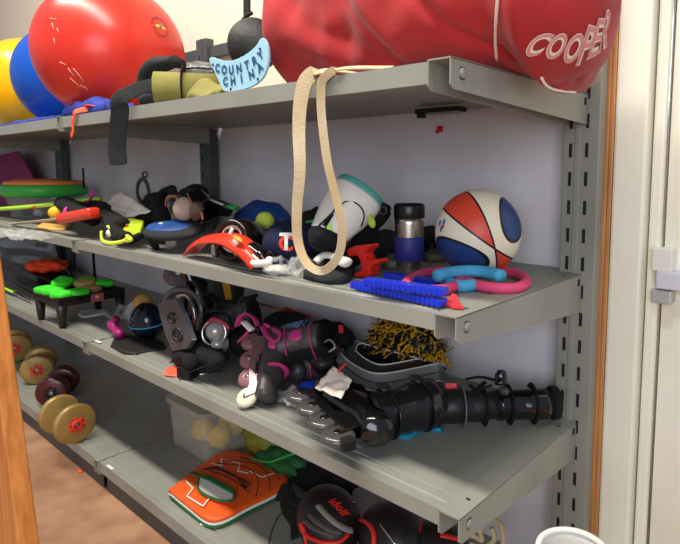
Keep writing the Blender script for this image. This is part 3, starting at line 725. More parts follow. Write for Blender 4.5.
M().ball(V(236, 249, .006), (.012, .006, .008), frame((1, 0, -.35), (0, -.4, 1)), 16, 8).build('white_decal', WHT, og)
M().loft(bez([V(247, 253, .05), V(255, 258, .05), V(263, 264, .05), V(268, 269, .045)], 5), [(.022, .014)]*4+[(.030, .022)]*8+[(.018, .012)]*4, 14, hint=(0, .4, 1)).build('toe_cap', BLKS, og)
M().loft(bez([V(248, 270, .012), V(257, 271, .010), V(268, 270, .014), V(270, 266, .025)], 5), (.007, .010), 10).build('white_edge', WHT, og)
M().loft(bez([V(248, 256, .025), V(254, 263, .018), V(259, 268, .014)], 5), (.004, .002), 6).build('white_stripe', WHT, og)
settle(og, ZB+.001)
# navy cap
NAVY = mat('navy_twill', '#0b1338', .85, bump=.15, bscale=150)
cp = thing('baseball_cap', 'navy baseball cap with a white letter T over a red C', 'cap', (V(288, 245, .15).x, .15, ZB))
q = V(291, 228, .17); cr = .084
cb = M(); cb.ball(q+Vector((0, 0, -.012)), (cr, cr*.95, cr*.80), None, 40, 24); CB = cb.bvh(); cb.build('crown', NAVY, cp)
M().loft(bez([q+Vector((-.07, -.055, -.048)), q+Vector((-.045, -.105, -.052)), q+Vector((.02, -.118, -.055)), q+Vector((.068, -.075, -.05))], 6), [(.02, .004)]*6+[(.034, .005)]*8+[(.02, .004)]*5, 12, hint=(0, 0, 1)).build('peak', NAVY, cp)
for px, (x_, y_), z_, nm in (('C', (287.5, 233), .056, 'C'), ('T', (288, 231), .062, 'T')):
    h = CB.ray_cast(CAM, ray(x_ -2, y_).normalized()); n_ = h[1]; a_ = Vector((0, 0, 1)).cross(n_).normalized(); u_ = n_.cross(a_)
    M4 = Matrix((a_, u_, n_)).transposed().to_4x4(); M4.translation = h[0]
    M().text(px, z_, M4, target=CB, off=.0012 if px == 'C' else .0022, font_w=.002, sub=.008).build('letter', RED if px == 'C' else WHT, cp)
settle(cp, ZB+.001)
# black bag behind the belt
bk = thing('black_pouch', 'black pouch with a green cord on the shelf behind the cream strap', 'pouch', (V(312, 235, .3).x, .3, ZB))
M().ball((V(316, 225, .32).x, .32, ZB+.075), (.085, .07, .078), None, 28, 16, noi=.25, nf=2, seed=5).build('pouch_body', BLKF, bk)
M().tube(bez([V(300, 224, .22), V(308, 222, .215), V(318, 220, .23)], 5), .004, 8).build('cord', mat('green_cord', '#4a8a55', .6), bk)
o = sheet('plastic_bag', atZ(290, 272, ZB), (.20, .10), -.25, CLEAR, .035, 16, .002, seed=11); tag(o, 'small clear crumpled plastic bag at the edge between the orange guard and the cream strap', 'plastic bag')
sp = M().ball(atZ(276, 270, ZB+.012)+Vector((.0, 0, 0)), (.04, .025, .014), frame((1, .4, 0), (0, 0, 1)), 18, 10, noi=.5, nf=3).build('tissue', mat('white_tissue', '#c9c6c0', .9)); tag(sp, 'crumpled greyish tissue at the shelf edge right of the orange guard', 'tissue')
# dark pouch under the belt loop
lay('dark_pouch', [(303, 279), (310, 268), (330, 262), (352, 264), (354, 275), (346, 284), (325, 284)], ZB, GRYF, 'flat charcoal pouch under the bottom of the cream strap', 'pouch', .022, .012, 3)
M_ = M().loft(bez([V(316, 262, .10), V(325, 256, .12), V(338, 258, .12), V(348, 262, .10)], 5), (.014, .009), 12, noi=.012, nf=25).build('crumpled_sock', WHT); tag(M_, 'crumpled white sock lying on the charcoal pouch', 'sock')
# shin guard
sg_ = thing('shin_guard', 'white shin guard with teal lining and black logo leaning on a black glove', 'shin guard', (V(335, 250, .18).x, .2, ZB))
A_, B_ = V(326, 236, .13), V(358, 194, .22)
L = B_-A_; d, sx_, ux_ = axes(L, (.3, -1, 0))
prof = [(-.02, .040), (.0, .046), (.25, .056), (.5, .066), (.8, .074), (1.0, .072)]
def shell(prof, t0, t1, off=0, n=30):
    b = M()
    def fn(u, v):
        k = v*(len(prof)-1); i = min(int(k), len(prof)-2); f_ = k-i; s_ = prof[i][0]*(1-f_)+prof[i+1][0]*f_; r_ = prof[i][1]*(1-f_)+prof[i+1][1]*f_+off
        an = t0+(t1-t0)*u; return A_+L*s_+sx_*r_*cos(an)+ux_*r_*sin(an)*.8
    b.grid(fn, n, 20); return b
front = CAM-(A_+L*.5); fa = math.atan2(front.dot(ux_), front.dot(sx_))
shb = shell(prof, fa-1.9, fa+1.9); SHB = shb.bvh(); shb.build('shell', WHT, sg_, solid=.004)
TEAL = mat('teal_lining', '#4fa39c', .6)
shell([(.90, .072), (.96, .074), (1.06, .074), (1.12, .070)], fa-2.6, fa+2.6, -.004).build('lining', TEAL, sg_, solid=.004)
M().ball(A_-L*.02, (.05, .045, .04), None, 20, 12, noi=.2).build('ankle_pad', BLKF, sg_)
tb = M()
def on(B, x, y, off=.002):
    h = B.ray_cast(CAM, ray(x, y).normalized()); return (h[0]+h[1]*off) if h[0] is not None else None
P3 = [on(SHB, x, y) for x, y in ((320, 224), (334, 214), (338, 238), (330, 236), (326, 227))]
if all(P3): tb.prism(P3, (0, -.001, 0)); tb.build('logo_patch', BLKF, sg_)
P3 = [on(SHB, x, y, .004) for x, y in ((327, 229), (331, 222), (333, 231))]
if all(P3): M().prism(P3, (0, -.001, 0)).build('logo_mark', NEON, sg_)
P3 = [on(SHB, x, y, .003) for x, y in ((317, 228), (325, 221), (333, 213), (336, 208))]
if all(P3): M().tube(bez(P3, 4), .003, 6).build('logo_line', GRYF, sg_)
sg_.location.z += 0
gv = thing('black_glove', 'black sports glove with a small white label standing behind the white shin guard', 'glove', (V(376, 225, .3).x, .3, ZB))
M().loft(bez([V(350, 244, .27), V(360, 225, .27), V(368, 207, .27), V(376, 196, .27), V(381, 187, .27)], 5), [(.03, .028)]*5+[(.035, .03)]*5+[(.048, .03)]*8+[(.036, .024)]*3, 18, noi=.010, nf=20).build('glove_body', BLKF, gv)
M().loft(bez([V(356, 190, .25), V(362, 186, .25), V(372, 186, .25)], 4), (.024, .02), 12, noi=.01, nf=20).build('cuff', BLKF, gv)
q = V(369, 198, .225); M().box(q, (.026, .003, .026), frame((1, .55, -.35), (.3, 0, 1))).build('label', WHT, gv)
M().torus(V(383, 191, .25), .010, .0022, (.3, -1, 0), 18, 6).build('hook_ring', GRP, gv)
M().tube(bez([V(340, 192, .12), V(342, 183, .14), V(352, 181, .16), V(361, 187, .17), V(364, 196, .17), V(361, 206, .17)], 5), .0022, 6).build('cord', GRYF, gv)
settle(gv, ZB+.001)
q = V(371, 221, .2); tg = M().ball(q, (.012, .008, .020), frame((1, 0, .6), (-.6, 0, 1)), 16, 10).build('lime_tag', mat('lime_clear', '#b9d44e', .25, alpha=.8)); 
tg.name = 'tag_piece'; tg.parent = gv; tg.location = Vector(tg.location)-gv.location
# red plastic piece
rc = thing('red_plastic_bracket', 'red plastic bracket-shaped piece between the white shin guard and the grey sandals', 'bracket', atZ(360, 270, ZB))
out = [(346, 240), (355, 236), (369, 234), (369, 237), (363, 244), (366, 250), (378, 249), (379, 252), (370, 257), (368, 267), (355, 268), (353, 264), (361, 260), (360, 252), (357, 246), (348, 247)]
M().prism([V(x, y, .16) for x, y in out], (.004, .035, 0)).build('bracket_body', mat('deep_red_plastic', '#d3251c', .3), rc, bevel=.004)
settle(rc, ZB+.001)
# sandals
def sandal(px, py, rot, label, col, s_=1.0, flip=1):
    t = thing('sandal', label, 'sandal', atZ(px, py, ZB), (0, 0, rot), 'worn sandals beside the steel tumbler')
    L_ = .13*s_; out = [(-L_, -.028), (-L_*.6, -.036), (0, -.032), (L_*.55, -.045), (L_*.95, -.025), (L_, .008), (L_*.8, .036), (L_*.3, .040), (-L_*.3, .030), (-L_*.9, .032), (-L_*1.04, .005)]
    o2 = [Vector((v.x, v.y, .002)) for v in bez([(x, y, 0) for x, y in out+[out[0]]], 4)[:-1]]
    M().prism(o2, (0, 0, .022), True).build('sole', mat('sole_'+label[:9], col, .6, var=.3, vscale=20), t, world=False, bevel=.003)
    M().loft(bez([(.01, -.042, .02), (.03, -.025, .055), (.04, .0, .066), (.03, .025, .055), (.01, .042, .02)], 5), (.030, .004), 10, hint=(1, 0, 0)).build('upper_strap', GRYF, t, world=False)
    M().loft(bez([(-.05, -.036, .02), (-.07, -.02, .055), (-.075, .0, .062), (-.07, .02, .055), (-.05, .036, .02)], 5), (.014, .004), 10, hint=(1, 0, 0)).build('heel_strap', BLKF, t, world=False)
    M().ball((.03, -.028, .055), (.008, .005, .006), seg=10, rings=6).build('buckle', LY if flip > 0 else mat('grey_plastic', ''), t, world=False)
    return t
sandal(388, 262, 2.5, 'grey and olive sandal lying left of the steel tumbler', '#6b6e5c')
sandal(432, 256, 2.3, 'dark sandal with a pale sole standing behind the tumbler beside the ball', '#54594f', .95, -1)
# tumbler
SS = mat('brushed_steel', '#c9c2b6', .25, metal=1, bump=.02)
tp = atZ(409, 272, ZB); 
SCL = 1.0
tu = thing('travel_tumbler', 'stainless steel tumbler with a black lid and a blue rubber grip band', 'tumbler', tp+Vector((-.0, .0, .001)))
M().lathe([(0, 0), (.034, 0), (.0355, .003), (.0395, .05), (.041, .125), (.0415, .140), (0, .140)], n=48).build('steel_body', SS, tu, world=False)
M().lathe([(.0375, .030), (.0405, .032), (.0425, .088), (.0405, .091), (.0395, .09)], n=48, close=False).build('grip_band', mat('navy_rubber', '#2b2a78', .55), tu, world=False)
M().lathe([(0, .138), (.0415, .138), (.0435, .142), (.0435, .168), (.040, .174), (.034, .172), (.033, .165), (0, .165)], n=48).build('lid', BLK, tu, world=False)
tu.scale = (.97, .97, 1.07)
# basketball
bc = V(478, 229, .40); sR = FPX/((bc-CAM).dot(fw)); br = 43/sR
bc = Vector((bc.x, bc.y, ZB+br+.001))
bb = thing('basketball', 'red, white and blue basketball with black seams', 'basketball', (bc.x, bc.y, ZB+.001))
view = (CAM-bc).normalized()
def sph(x, y):
    """point of the ball's surface seen at a place in the photo"""
    d_ = ray(x, y).normalized(); oc = CAM-bc; B_ = d_.dot(oc); D_ = B_*B_-(oc.dot(oc)-br*br)
    t_ = -B_-sqrt(max(D_, 0)); return (CAM+d_*t_-bc).normalized()
X0 = sph(495, 249)
def circ_n(a, b_): n_ = a.cross(b_).normalized(); return n_
g1 = circ_n(X0, sph(458, 222)); g2 = circ_n(X0, sph(483, 214))
b1 = sph(515, 217); b2_ = sph(456, 259); b2d = (b2_-view*.0).normalized()
bm_ = bpy.data.materials.new('basketball_rubber'); bm_.use_nodes = True; nt = bm_.node_tree; B = nt.nodes['Principled BSDF']; B.inputs['Roughness'].default_value = .42
tc = nt.nodes.new('ShaderNodeTexCoord'); ge = nt.nodes.new('ShaderNodeVectorMath'); ge.operation = 'NORMALIZE'
nt.links.new(tc.outputs['Object'], ge.inputs[0])
def dotn(v):
    n_ = nt.nodes.new('ShaderNodeVectorMath'); n_.operation = 'DOT_PRODUCT'; n_.inputs[1].default_value = tuple(v); nt.links.new(ge.outputs[0], n_.inputs[0]); return n_.outputs['Value']
def mth(op, a, b_=None):
    n_ = nt.nodes.new('ShaderNodeMath'); n_.operation = op
    for i, q in enumerate((a, b_)):
        if q is None: continue
        if isinstance(q, (int, float)): n_.inputs[i].default_value = q
        else: nt.links.new(q, n_.inputs[i])
    return n_.outputs[0]
def mixc(f_, a, b_):
    n_ = nt.nodes.new('ShaderNodeMix'); n_.data_type = 'RGBA'; nt.links.new(f_, n_.inputs[0])
    for i, q in ((6, a), (7, b_)):
        if isinstance(q, str): n_.inputs[i].default_value = (*lin(q), 1)
        else: nt.links.new(q, n_.inputs[i])
    return n_.outputs[2]
d1, d2 = dotn(g1), dotn(g2)
same = mth('GREATER_THAN', mth('MULTIPLY', d1, d2), 0)
# red where the point is in the same pair of quadrants as the red panel
redside = (sph(466, 208).dot(g1))*(sph(466, 208).dot(g2)) > 0
colr = mixc(same, '#f0e6cf' if redside else '#dd4a34', '#dd4a34' if redside else '#f0e6cf')
K1 = cos(radians(36)); 
# blue lobes: ovals
def oval(cen, along, ca, cb_):
    """1 inside an oval about cen, longer along 'along'"""
    al = (along-cen*along.dot(cen)).normalized(); pe = cen.cross(al)
    u_ = mth('DIVIDE', dotn(al), ca); v_ = mth('DIVIDE', dotn(pe), cb_)
    s_ = mth('ADD', mth('MULTIPLY', u_, u_), mth('MULTIPLY', v_, v_))
    s_ = mth('ADD', s_, mth('MULTIPLY', mth('LESS_THAN', dotn(cen), 0), 10)); return s_
o1 = oval(b1, sph(500, 238)-sph(505, 200), .56, .44)
o2_ = oval(b2_, sph(484, 257)-sph(445, 247), .66, .44)
for ov in (o1, o2_): colr = mixc(mth('LESS_THAN', ov, 1.0), colr, '#1f3f78')
ln = mth('LESS_THAN', mth('MINIMUM', mth('ABSOLUTE', d1), mth('ABSOLUTE', d2)), .022)
for ov in (o1, o2_): ln = mth('MAXIMUM', ln, mth('LESS_THAN', mth('ABSOLUTE', mth('SUBTRACT', ov, 1.0)), .11))
colr = mixc(ln, colr, '#15131a'); nt.links.new(colr, B.inputs['Base Color'])
vo = nt.nodes.new('ShaderNodeTexVoronoi'); vo.inputs['Scale'].default_value = 260; bp_ = nt.nodes.new('ShaderNodeBump'); bp_.inputs['Strength'].default_value = .12; bp_.inputs['Distance'].default_value = .003
nt.links.new(tc.outputs['Object'], vo.inputs[0]); nt.links.new(vo.outputs[0], bp_.inputs['Height']); nt.links.new(bp_.outputs[0], B.inputs['Normal'])
bo_ = M().ball((0, 0, 0), br, seg=64, rings=40).build('ball_skin', bm_, bb, world=False); bo_.location = (0, 0, br)
lm = M()
for (x, y), co in (((440, 223), '#3b6fb0'), ((443, 226), '#c83a3a'), ((441, 229), '#3b6fb0'), ((444, 222), '#3b6fb0')):
    n_ = sph(x, y); a_, s2, u2 = axes(n_); M().ball(bc+n_*br, (.0015, .006, .008), Matrix((n_, s2, u2)).transposed(), 12, 8).build('printed_mark', mat('mark'+co, co, .5), bb)
# blue ribbed bars
BR = mat('bright_blue_plastic', '#1c35c8', .3, coat=.1)
rp = []
def ribbed(p0, p1, label):
    t = thing('ribbed_bar', label, 'foam bar', p0, None, 'blue ribbed bars at the edge of the second shelf')
    p0 = Vector(p0); p1 = Vector(p1); d_ = (p1-p0); L_ = d_.length; d_.normalize(); n = max(6, int(L_/.0125)); 
    b = M(); b.bar(p0, p1, .0265, .013, (0, 0, 1)); b.build('bar_core', BR, t, bevel=.003)
    for i in range(n):
        q = p0+d_*(L_*(i+.5)/n); M().bar(q-d_*.0042, q+d_*.0042, .030, .0165, (0, 0, 1)).build('rib', BR, t, bevel=.0015)
    return t
z_ = ZB+.012
ribbed(atZ(354, 284, z_), atZ(444, 303, z_), 'blue ribbed bar nearest the shelf edge, below the other two')
ribbed(atZ(366, 281, z_+.022), atZ(446, 292, z_+.022), 'blue ribbed bar lying over the nearest one towards the red tag')
ribbed(atZ(386, 275, z_), atZ(438, 283, z_), 'blue ribbed bar behind, partly under the pink ring')
M_ = M().tube(bez([atZ(425, 295, ZB+.006), atZ(440, 300, ZB+.006), atZ(455, 297, ZB+.006), atZ(456, 288, ZB+.006), atZ(440, 284, ZB+.004)], 6), .002, 6)
cdz = thing('looped_string', 'thin black cord with a red arrow-shaped tag at the end of the blue bars', 'cord', atZ(440, 298, ZB+.003)); M_.build('cord', BLK, cdz)
pts = [atZ(x, y, ZB+.004) for x, y in ((443, 305), (450, 300), (452, 296), (457, 298), (459, 305), (464, 310), (452, 309))]
M().prism(pts, (0, 0, .008)).build('red_tag', mat('red_plastic2', '#e23a3c', .3), cdz, bevel=.002)
# foam ring exerciser
PKF = mat('pink_foam', '#dc4a78', .7, bump=.1, bscale=120); BLF = mat('sky_blue_foam', '#4aa9d8', .7, bump=.1, bscale=120)
def fring(pxs, m, label, r, dz=0):
    P = [atZ(x, y, ZB+r+.001+dz) for x, y in pxs]; o = M().tube(bez(P+[P[0]], 5)[:-1], r, 12, closed=True).build('foam_ring', m); return o
fr = thing('figure_eight_exerciser', 'pink foam figure-eight exercise ring with a light blue foam grip', 'exerciser', atZ(465, 285, ZB+.001))
rf = .0125
Pl = [atZ(x, y, ZB+rf+.001) for x, y in ((462, 278), (445, 271), (425, 273), (409, 280), (408, 287), (422, 290), (440, 290), (455, 286))]
Pr_ = [atZ(x, y, ZB+rf+.001) for x, y in ((462, 278), (480, 272), (500, 271), (520, 275), (526, 282), (516, 288), (494, 288), (474, 284))]
M().tube(bez(Pl+[Pl[0]], 5)[:-1], rf, 12, closed=True).build('pink_loop', PKF, fr)
M().tube(bez(Pr_+[Pr_[0]], 5)[:-1], rf, 12, closed=True).build('pink_loop', PKF, fr)
M().tube(bez([atZ(x, y, ZB+rf+.022) for x, y in ((437, 276), (448, 273), (466, 271), (485, 272), (502, 276))], 5), .0145, 14).build('blue_grip', BLF, fr)
M().tube(bez([atZ(x, y, ZB+rf+.001) for x, y in ((448, 283), (460, 286), (474, 285))], 5), .0140, 14).build('blue_grip', BLF, fr)
# ================================================================== THIRD SHELF
def skate(label, loc, toe, upd, boot, cuff, wheel, frame_m, accent=None, name='inline_skate', group=None, oval=False):
    R = frame(toe, upd); t = thing(name, label, 'inline skate', loc, R, group)
    # boot foot, heel to toe
    M().loft(bez([(-.152, 0, .125), (-.125, 0, .13), (-.05, 0, .135), (.03, 0, .125), (.09, 0, .115), (.135, 0, .108), (.152, 0, .104)], 4),
             [(.008, .010), (.022, .024), (.031, .033)]+[(.040, .040)]*5+[(.044, .046)]*8+[(.050, .036)]*6+[(.040, .028)]*2+[(.016, .014)], 20, hint=(0, 0, 1)).build('boot_shell', boot, t, world=False)
    M().loft(bez([(-.055, 0, .15), (-.062, 0, .20), (-.058, 0, .26), (-.048, 0, .315)], 5), [(.050, .058)]*5+[(.050, .056)]*5+[(.056, .062)]*6, 22, hint=(0, 1, 0), p=2.3).build('cuff', cuff, t, world=False)
    M().torus((-.047, 0, .318), .050, .011, (.15, 0, 1), 28, 10).build('collar_padding', BLKF, t, world=False)
    M().ball((-.047, 0, .316), (.046, .046, .006), seg=20, rings=6).build('liner', BLKF, t, world=False)
    # tongue
    M().loft(bez([(.05, 0, .155), (.01, 0, .19), (-.0, 0, .25), (.012, 0, .335)], 5), (.030, .008), 12, hint=(1, 0, .3)).build('tongue', BLKF, t, world=False)
    # frame
    for s_ in (-1, 1):
        M().prism([(x, s_*.015-.0015, z) for x, z in ((-.135, .035), (-.12, .098), (-.05, .098), (-.03, .07), (.04, .07), (.06, .092), (.12, .092), (.13, .035), (.08, .050), (0, .045), (-.08, .050))], (0, .003, 0)).build('frame_plate', frame_m, t, world=False, bevel=.001)
    for i in range(4):
        x = -.122+i*.0815; w_ = M().lathe([(.010, -.0115), (.030, -.0115), (.0365, -.006), (.0390, 0), (.0365, .006), (.030, .0115), (.010, .0115)], (x, 0, .039), (0, 1, 0), 28, close=False).build('wheel', wheel[i] if isinstance(wheel, list) else wheel, t, world=False)
        M().lathe([(0, -.0135), (.010, -.0135), (.0115, -.010), (.0115, .010), (.010, .0135), (0, .0135)], (x, 0, .039), (0, 1, 0), 14).build('hub', frame_m, w_, world=False)
    # straps and buckles
    for z_, rx_, ry_, cx_ in ((.285, .063, .060, -.052), (.19, .062, .056, -.058)):
        M().loft([(cx_+rx_*cos(a), ry_*sin(a), z_) for a in [2*pi*k/28 for k in range(28)]], (.010, .0025), 8, hint=(0, 0, 1), closed=True, p=4).build('strap', accent or BLKS, t, world=False)
        M().box((cx_+.02, ry_+.004, z_), (.045, .008, .026)).build('buckle', GRP, t, world=False, bevel=.003)
    M().loft([(.045+.0*cos(a), .048*cos(a), .13+.046*sin(a)) for a in [pi*(k/14) for k in range(15)]], (.011, .0025), 8, hint=(1, 0, 0), p=4).build('strap', accent or BLKS, t, world=False)
    for k in range(4):
        x = .035+.022*k*.9; M().tube([(x, -.022, .158-.004*k), (x+.012, .022, .158-.004*k)], .0024, 6).build('lace', GRP, t, world=False)
    M().box((-.160, 0, .045), (.03, .026, .030)).build('heel_brake', BLKF, t, world=False, bevel=.006)
    if oval:
        for s_ in (-1, 1):
            M().ball((-.055, s_*.052, .235), (.027, .008, .034), seg=20, rings=8).build('oval_patch', oval, t, world=False)
            M().ball((-.05, s_*.043, .145), (.026, .008, .021), seg=20, rings=8).build('oval_patch', oval, t, world=False)
    else:
        for s_ in (-1, 1): M().lathe([(0, 0), (.013, 0), (.011, .004), (0, .004)], (-.055, s_*.054, .235), (0, s_, 0), 18).build('round_badge', GRP, t, world=False)
    return t
DWH = mat('smoky_wheel', '#4a4748', .25, coat=.3)
sk = skate('large black inline skate on its side, four wheels facing left near the shelf edge', (-.465, .010, ZC+.06), (-.93, .37, 0), (.40, .90, -.02), BLKS, mat('black_hard_shell', '#1b1c1f', .25, coat=.3), DWH, BLKS)
sk.scale = (1.08, 1.0, 1.08); settle(sk, ZC+.001)
PWH = mat('cream_wheel', '#d8cdb8', .45); CHF = mat('rose_silver_frame', '#8f7476', .3, metal=.6); RWH = mat('rose_wheel', '#8a5f66', .25); PWS = [RWH, RWH, RWH, PWH]
DG = mat('dark_grey_shell', '#403c3e', .4); PNK2 = mat('pink_trim', '#c2387f', .5)
ps = skate('grey and pink inline skate with a cream wheel hanging over towards the shelf edge', (-.875, .10, ZC+.15), (.62, -.52, -.55), (.52, .78, .42), DG, mat('dark_grey_cuff', '#4a4547', .45), PWS, CHF, PNK2, oval=PNK2)
ps.scale = (.84, .84, .84); ps.location.x += .01; settle(ps, ZC+.001)
ps2 = skate('second grey and pink inline skate lying behind the one with the cream wheel', (-.93, .27, ZC+.06), (-.62, .78, 0), (.80, .60, .05), DG, MATS['dark_grey_cuff'], PWS, CHF, PNK2, oval=PNK2)
ps2.scale = (.80, .80, .80); settle(ps2, ZC+.001)
GSH = mat('gunmetal_shell', '#5b5f68', .22, metal=.5)
cs = skate('black skate with shiny grey frame standing on its heel beside the navy helmet', (-1.40, .16, ZC+.14), (-.12, -.05, 1), (.78, .62, .1), BLKS, GSH, DWH, GSH, GSH)
settle(cs, ZC+.001)
# chrome loops over that skate
fpl = [(157, 304), (163, 301), (175, 299), (183, 314), (192, 340), (186, 349), (172, 351), (165, 335), (160, 318)]
M().prism([V(x, y, .07) for x, y in fpl], (.01, .014, 0)).build('side_plate', GSH, cs, bevel=.003)
M().torus(V(178, 335, .066), .020, .006, (.3, -1, 0), 26, 8, 1.0).build('oval_ring', BLKS, cs)
M().torus(V(172, 318, .066), .016, .005, (.3, -1, 0), 26, 8, 1.0).build('oval_ring', BLKS, cs)
ch = M(); ch.loft(bez([V(163, 302, .13), V(170, 292, .13), V(184, 290, .13), V(196, 297, .13), V(201, 312, .13), V(199, 328, .14)], 5), (.010, .006), 10, hint=(0, 1, 0)).build('shiny_handle', GSH, cs)
M().loft(bez([V(176, 297, .12), V(186, 296, .12), V(192, 306, .12), V(195, 322, .12)], 5), (.007, .003), 8, hint=(0, 1, 0)).build('chrome_strap', CHR, cs)
M().ball(V(173, 303, .10), (.022, .012, .010), seg=14, rings=8).build('orange_pad', mat('tan_orange', '#b3763f', .5), cs)
# black tangle and headphones
tg2 = thing('protective_pads', 'heap of black padded straps and a square buckle in front of the steel post', 'pads', (-1.17, .2, ZC))
for k, (a_, b_, rr) in enumerate((((185, 345, .2), (215, 352, .16), .05), ((180, 358, .12), (196, 366, .07), .03), ((205, 318, .35), (240, 340, .3), .06), ((200, 355, .14), (225, 362, .10), .035), ((230, 330, .3), (245, 345, .22), .045))):
    A1, A2 = V(*a_), V(*b_); M().loft(bez([A1, A1.lerp(A2, .5)+Vector((0, 0, .015)), A2], 6), [(rr*.5, rr*.4)]+[(rr, rr*.8)]*11+[(rr*.5, rr*.4)], 16, noi=.03, nf=14, seed=k).build('pad', BLKF, tg2)
M().box(atZ(187, 372, ZC+.022), (.055, .04, .04), Matrix.Rotation(.3, 3, 'Z')).build('buckle', BLK, tg2, bevel=.005)
loopstrap(tg2, [(172, 362, .1), (185, 352, .12), (205, 345, .14), (220, 352, .11)], .014, BLKF)
loopstrap(tg2, [(190, 372, .06), (205, 366, .08), (222, 360, .09)], .014, BLKF)
hp = thing('headphones', 'black headphones with silver ear cups and a red rim beside the pink skate', 'headphones', (V(216, 335, .14).x, .14, ZC))
SLV = mat('silver_plastic', '#a9a9a6', .25, metal=.4)
ax = Vector((.55, -.8, .2)).normalized()
for (x, y, rr) in ((216, 331, .034), (219, 344, .026)):
    q = V(x, y, .14); M().lathe([(0, .03), (rr*.5, .028), (rr*.85, .015), (rr, 0), (rr*1.15, -.004), (rr*1.15, -.02), (0, -.022)], q, ax, 28).build('ear_cup', SLV, hp)
M().loft(bez([V(207, 333, .12), V(207, 324, .12), V(214, 319, .12), V(223, 323, .12), V(229, 329, .13)], 5), (.006, .004), 8).build('red_rim', mat('dark_pink_red', '#a83046', .4), hp)
M().torus(V(214, 333, .125), .040, .004, ax, 30, 8).build('silver_ring', CHR, hp)
loopstrap(hp, [(206, 338, .15), (202, 325, .16), (212, 312, .18), (228, 316, .18), (234, 330, .16)], .012, BLK, 'headband', .004)
# pink strap with white bit above pink skate
pk = thing('pink_strap', 'curled pink strap with a white buckle over the top of the pink skate', 'strap', V(245, 325, .2))
M().loft(bez([V(238, 326, .17), V(241, 317, .17), V(248, 314, .18), V(255, 319, .18), V(258, 326, .18)], 5), (.014, .004), 8).build('strap_loop', PNK2, pk)
M().loft(bez([V(252, 327, .13), V(246, 334, .12), V(239, 341, .12)], 5), (.009, .004), 8).build('strap_end', PNK2, pk)
M().loft(bez([V(244, 322, .13), V(249, 327, .125), V(252, 330, .125)], 4), (.012, .006), 10).build('white_buckle', WHT, pk)
M().loft(bez([V(262, 326, .19), V(268, 336, .17), V(277, 341, .17), V(280, 334, .19), V(272, 330, .21), V(263, 325, .2)], 5), (.010, .004), 8).build('pink_loop', PNK2, pk)
# orange flat piece
lay('orange_card', [(163, 376), (168, 368), (180, 367), (190, 371), (183, 377)], ZC, mat('coral_plastic', '#f0694e', .5), 'small flat coral-orange piece at the shelf edge under the square buckle', 'card', .004, .001)
tag(M().loft([atZ(190, 376, ZC+.004), atZ(222, 371, ZC+.004)], .0025, 6).build('thin_stick', CHR), 'thin pale stick lying from the square buckle towards the cream wheel', 'stick')
# navy helmet
nh = thing('navy_helmet', 'dark navy helmet with a light blue line beside the clear bag', 'helmet', (V(145, 330, .16).x, .16, ZC))
q = V(148, 331, .20); M().ball(q, (.070, .065, .075), None, 32, 18).build('helmet_shell', mat('navy_gloss', '#0c1a30', .2, coat=.4), nh)
M().loft([q+Vector(((.072)*cos(t), (.067)*sin(t), -.010+.006*sin(t))) for t in [2*pi*k/36 for k in range(36)]], (.0035, .0035), 8, closed=True).build('blue_line', mat('light_blue_line', '#4b9fce', .4), nh)
for k in range(3):
    M().loft([q+Vector((.072*sin(t)*cos(.5+k*.6), -.067*sin(t)*sin(.5+k*.6), .077*cos(t))) for t in [.2+1.0*j/10 for j in range(11)]], (.007, .003), 8).build('vent_ridge', BLK, nh)
settle(nh, ZC+.001)
lay('black_insole', [(110, 347), (116, 338), (132, 336), (158, 340), (166, 349), (150, 352), (128, 355)], ZC, mat('black_rubber', '#1d1a18', .6), 'flat black rubber flipper blade lying in front of the navy helmet', 'flipper', .008, .002)
CLB = sheet('clear_bag', Vector((V(130, 318, .26).x, .26, ZC)), (.20, .14), .3, CLEAR, .06, 9, .01, seed=21); tag(CLB, 'clear crinkled bag left of the navy helmet', 'plastic bag')
tag(M().ball(V(143, 303, .26), (.040, .040, .040)).build('tan_ball', mat('tan_ball', '#c79a56', .7)), 'tan ball showing above the clear bag next to the navy helmet', 'ball')
mb = M().loft(bez([V(117, 318, .13), V(113, 324, .12), V(116, 330, .115), V(121, 335, .11)], 5), [(.016, .014)]*4+[(.024, .022)]*4+[(.016, .016)]*4+[(.020, .018)]*4, 16).build('magenta_grip', mat('magenta_rubber', '#a02470', .4)); tag(mb, 'magenta rubber grip lying left of the clear bag', 'grip')
# box with yellow label
bx = thing('black_case', 'black case with a yellow strip standing against the steel post', 'case', (V(222, 300, .5).x, .5, ZC))
q = V(226, 296, .47); M().box((q.x, .50, ZC+.155), (.11, .05, .31)).build('case_body', mat('charcoal_case', '#222325', .6), bx, bevel=.004)
M().prism([V(222, 283, .472), V(229, 283, .472), V(233, 306, .472), V(227, 306, .472)], (0, .004, 0)).build('yellow_strip', YEL, bx)
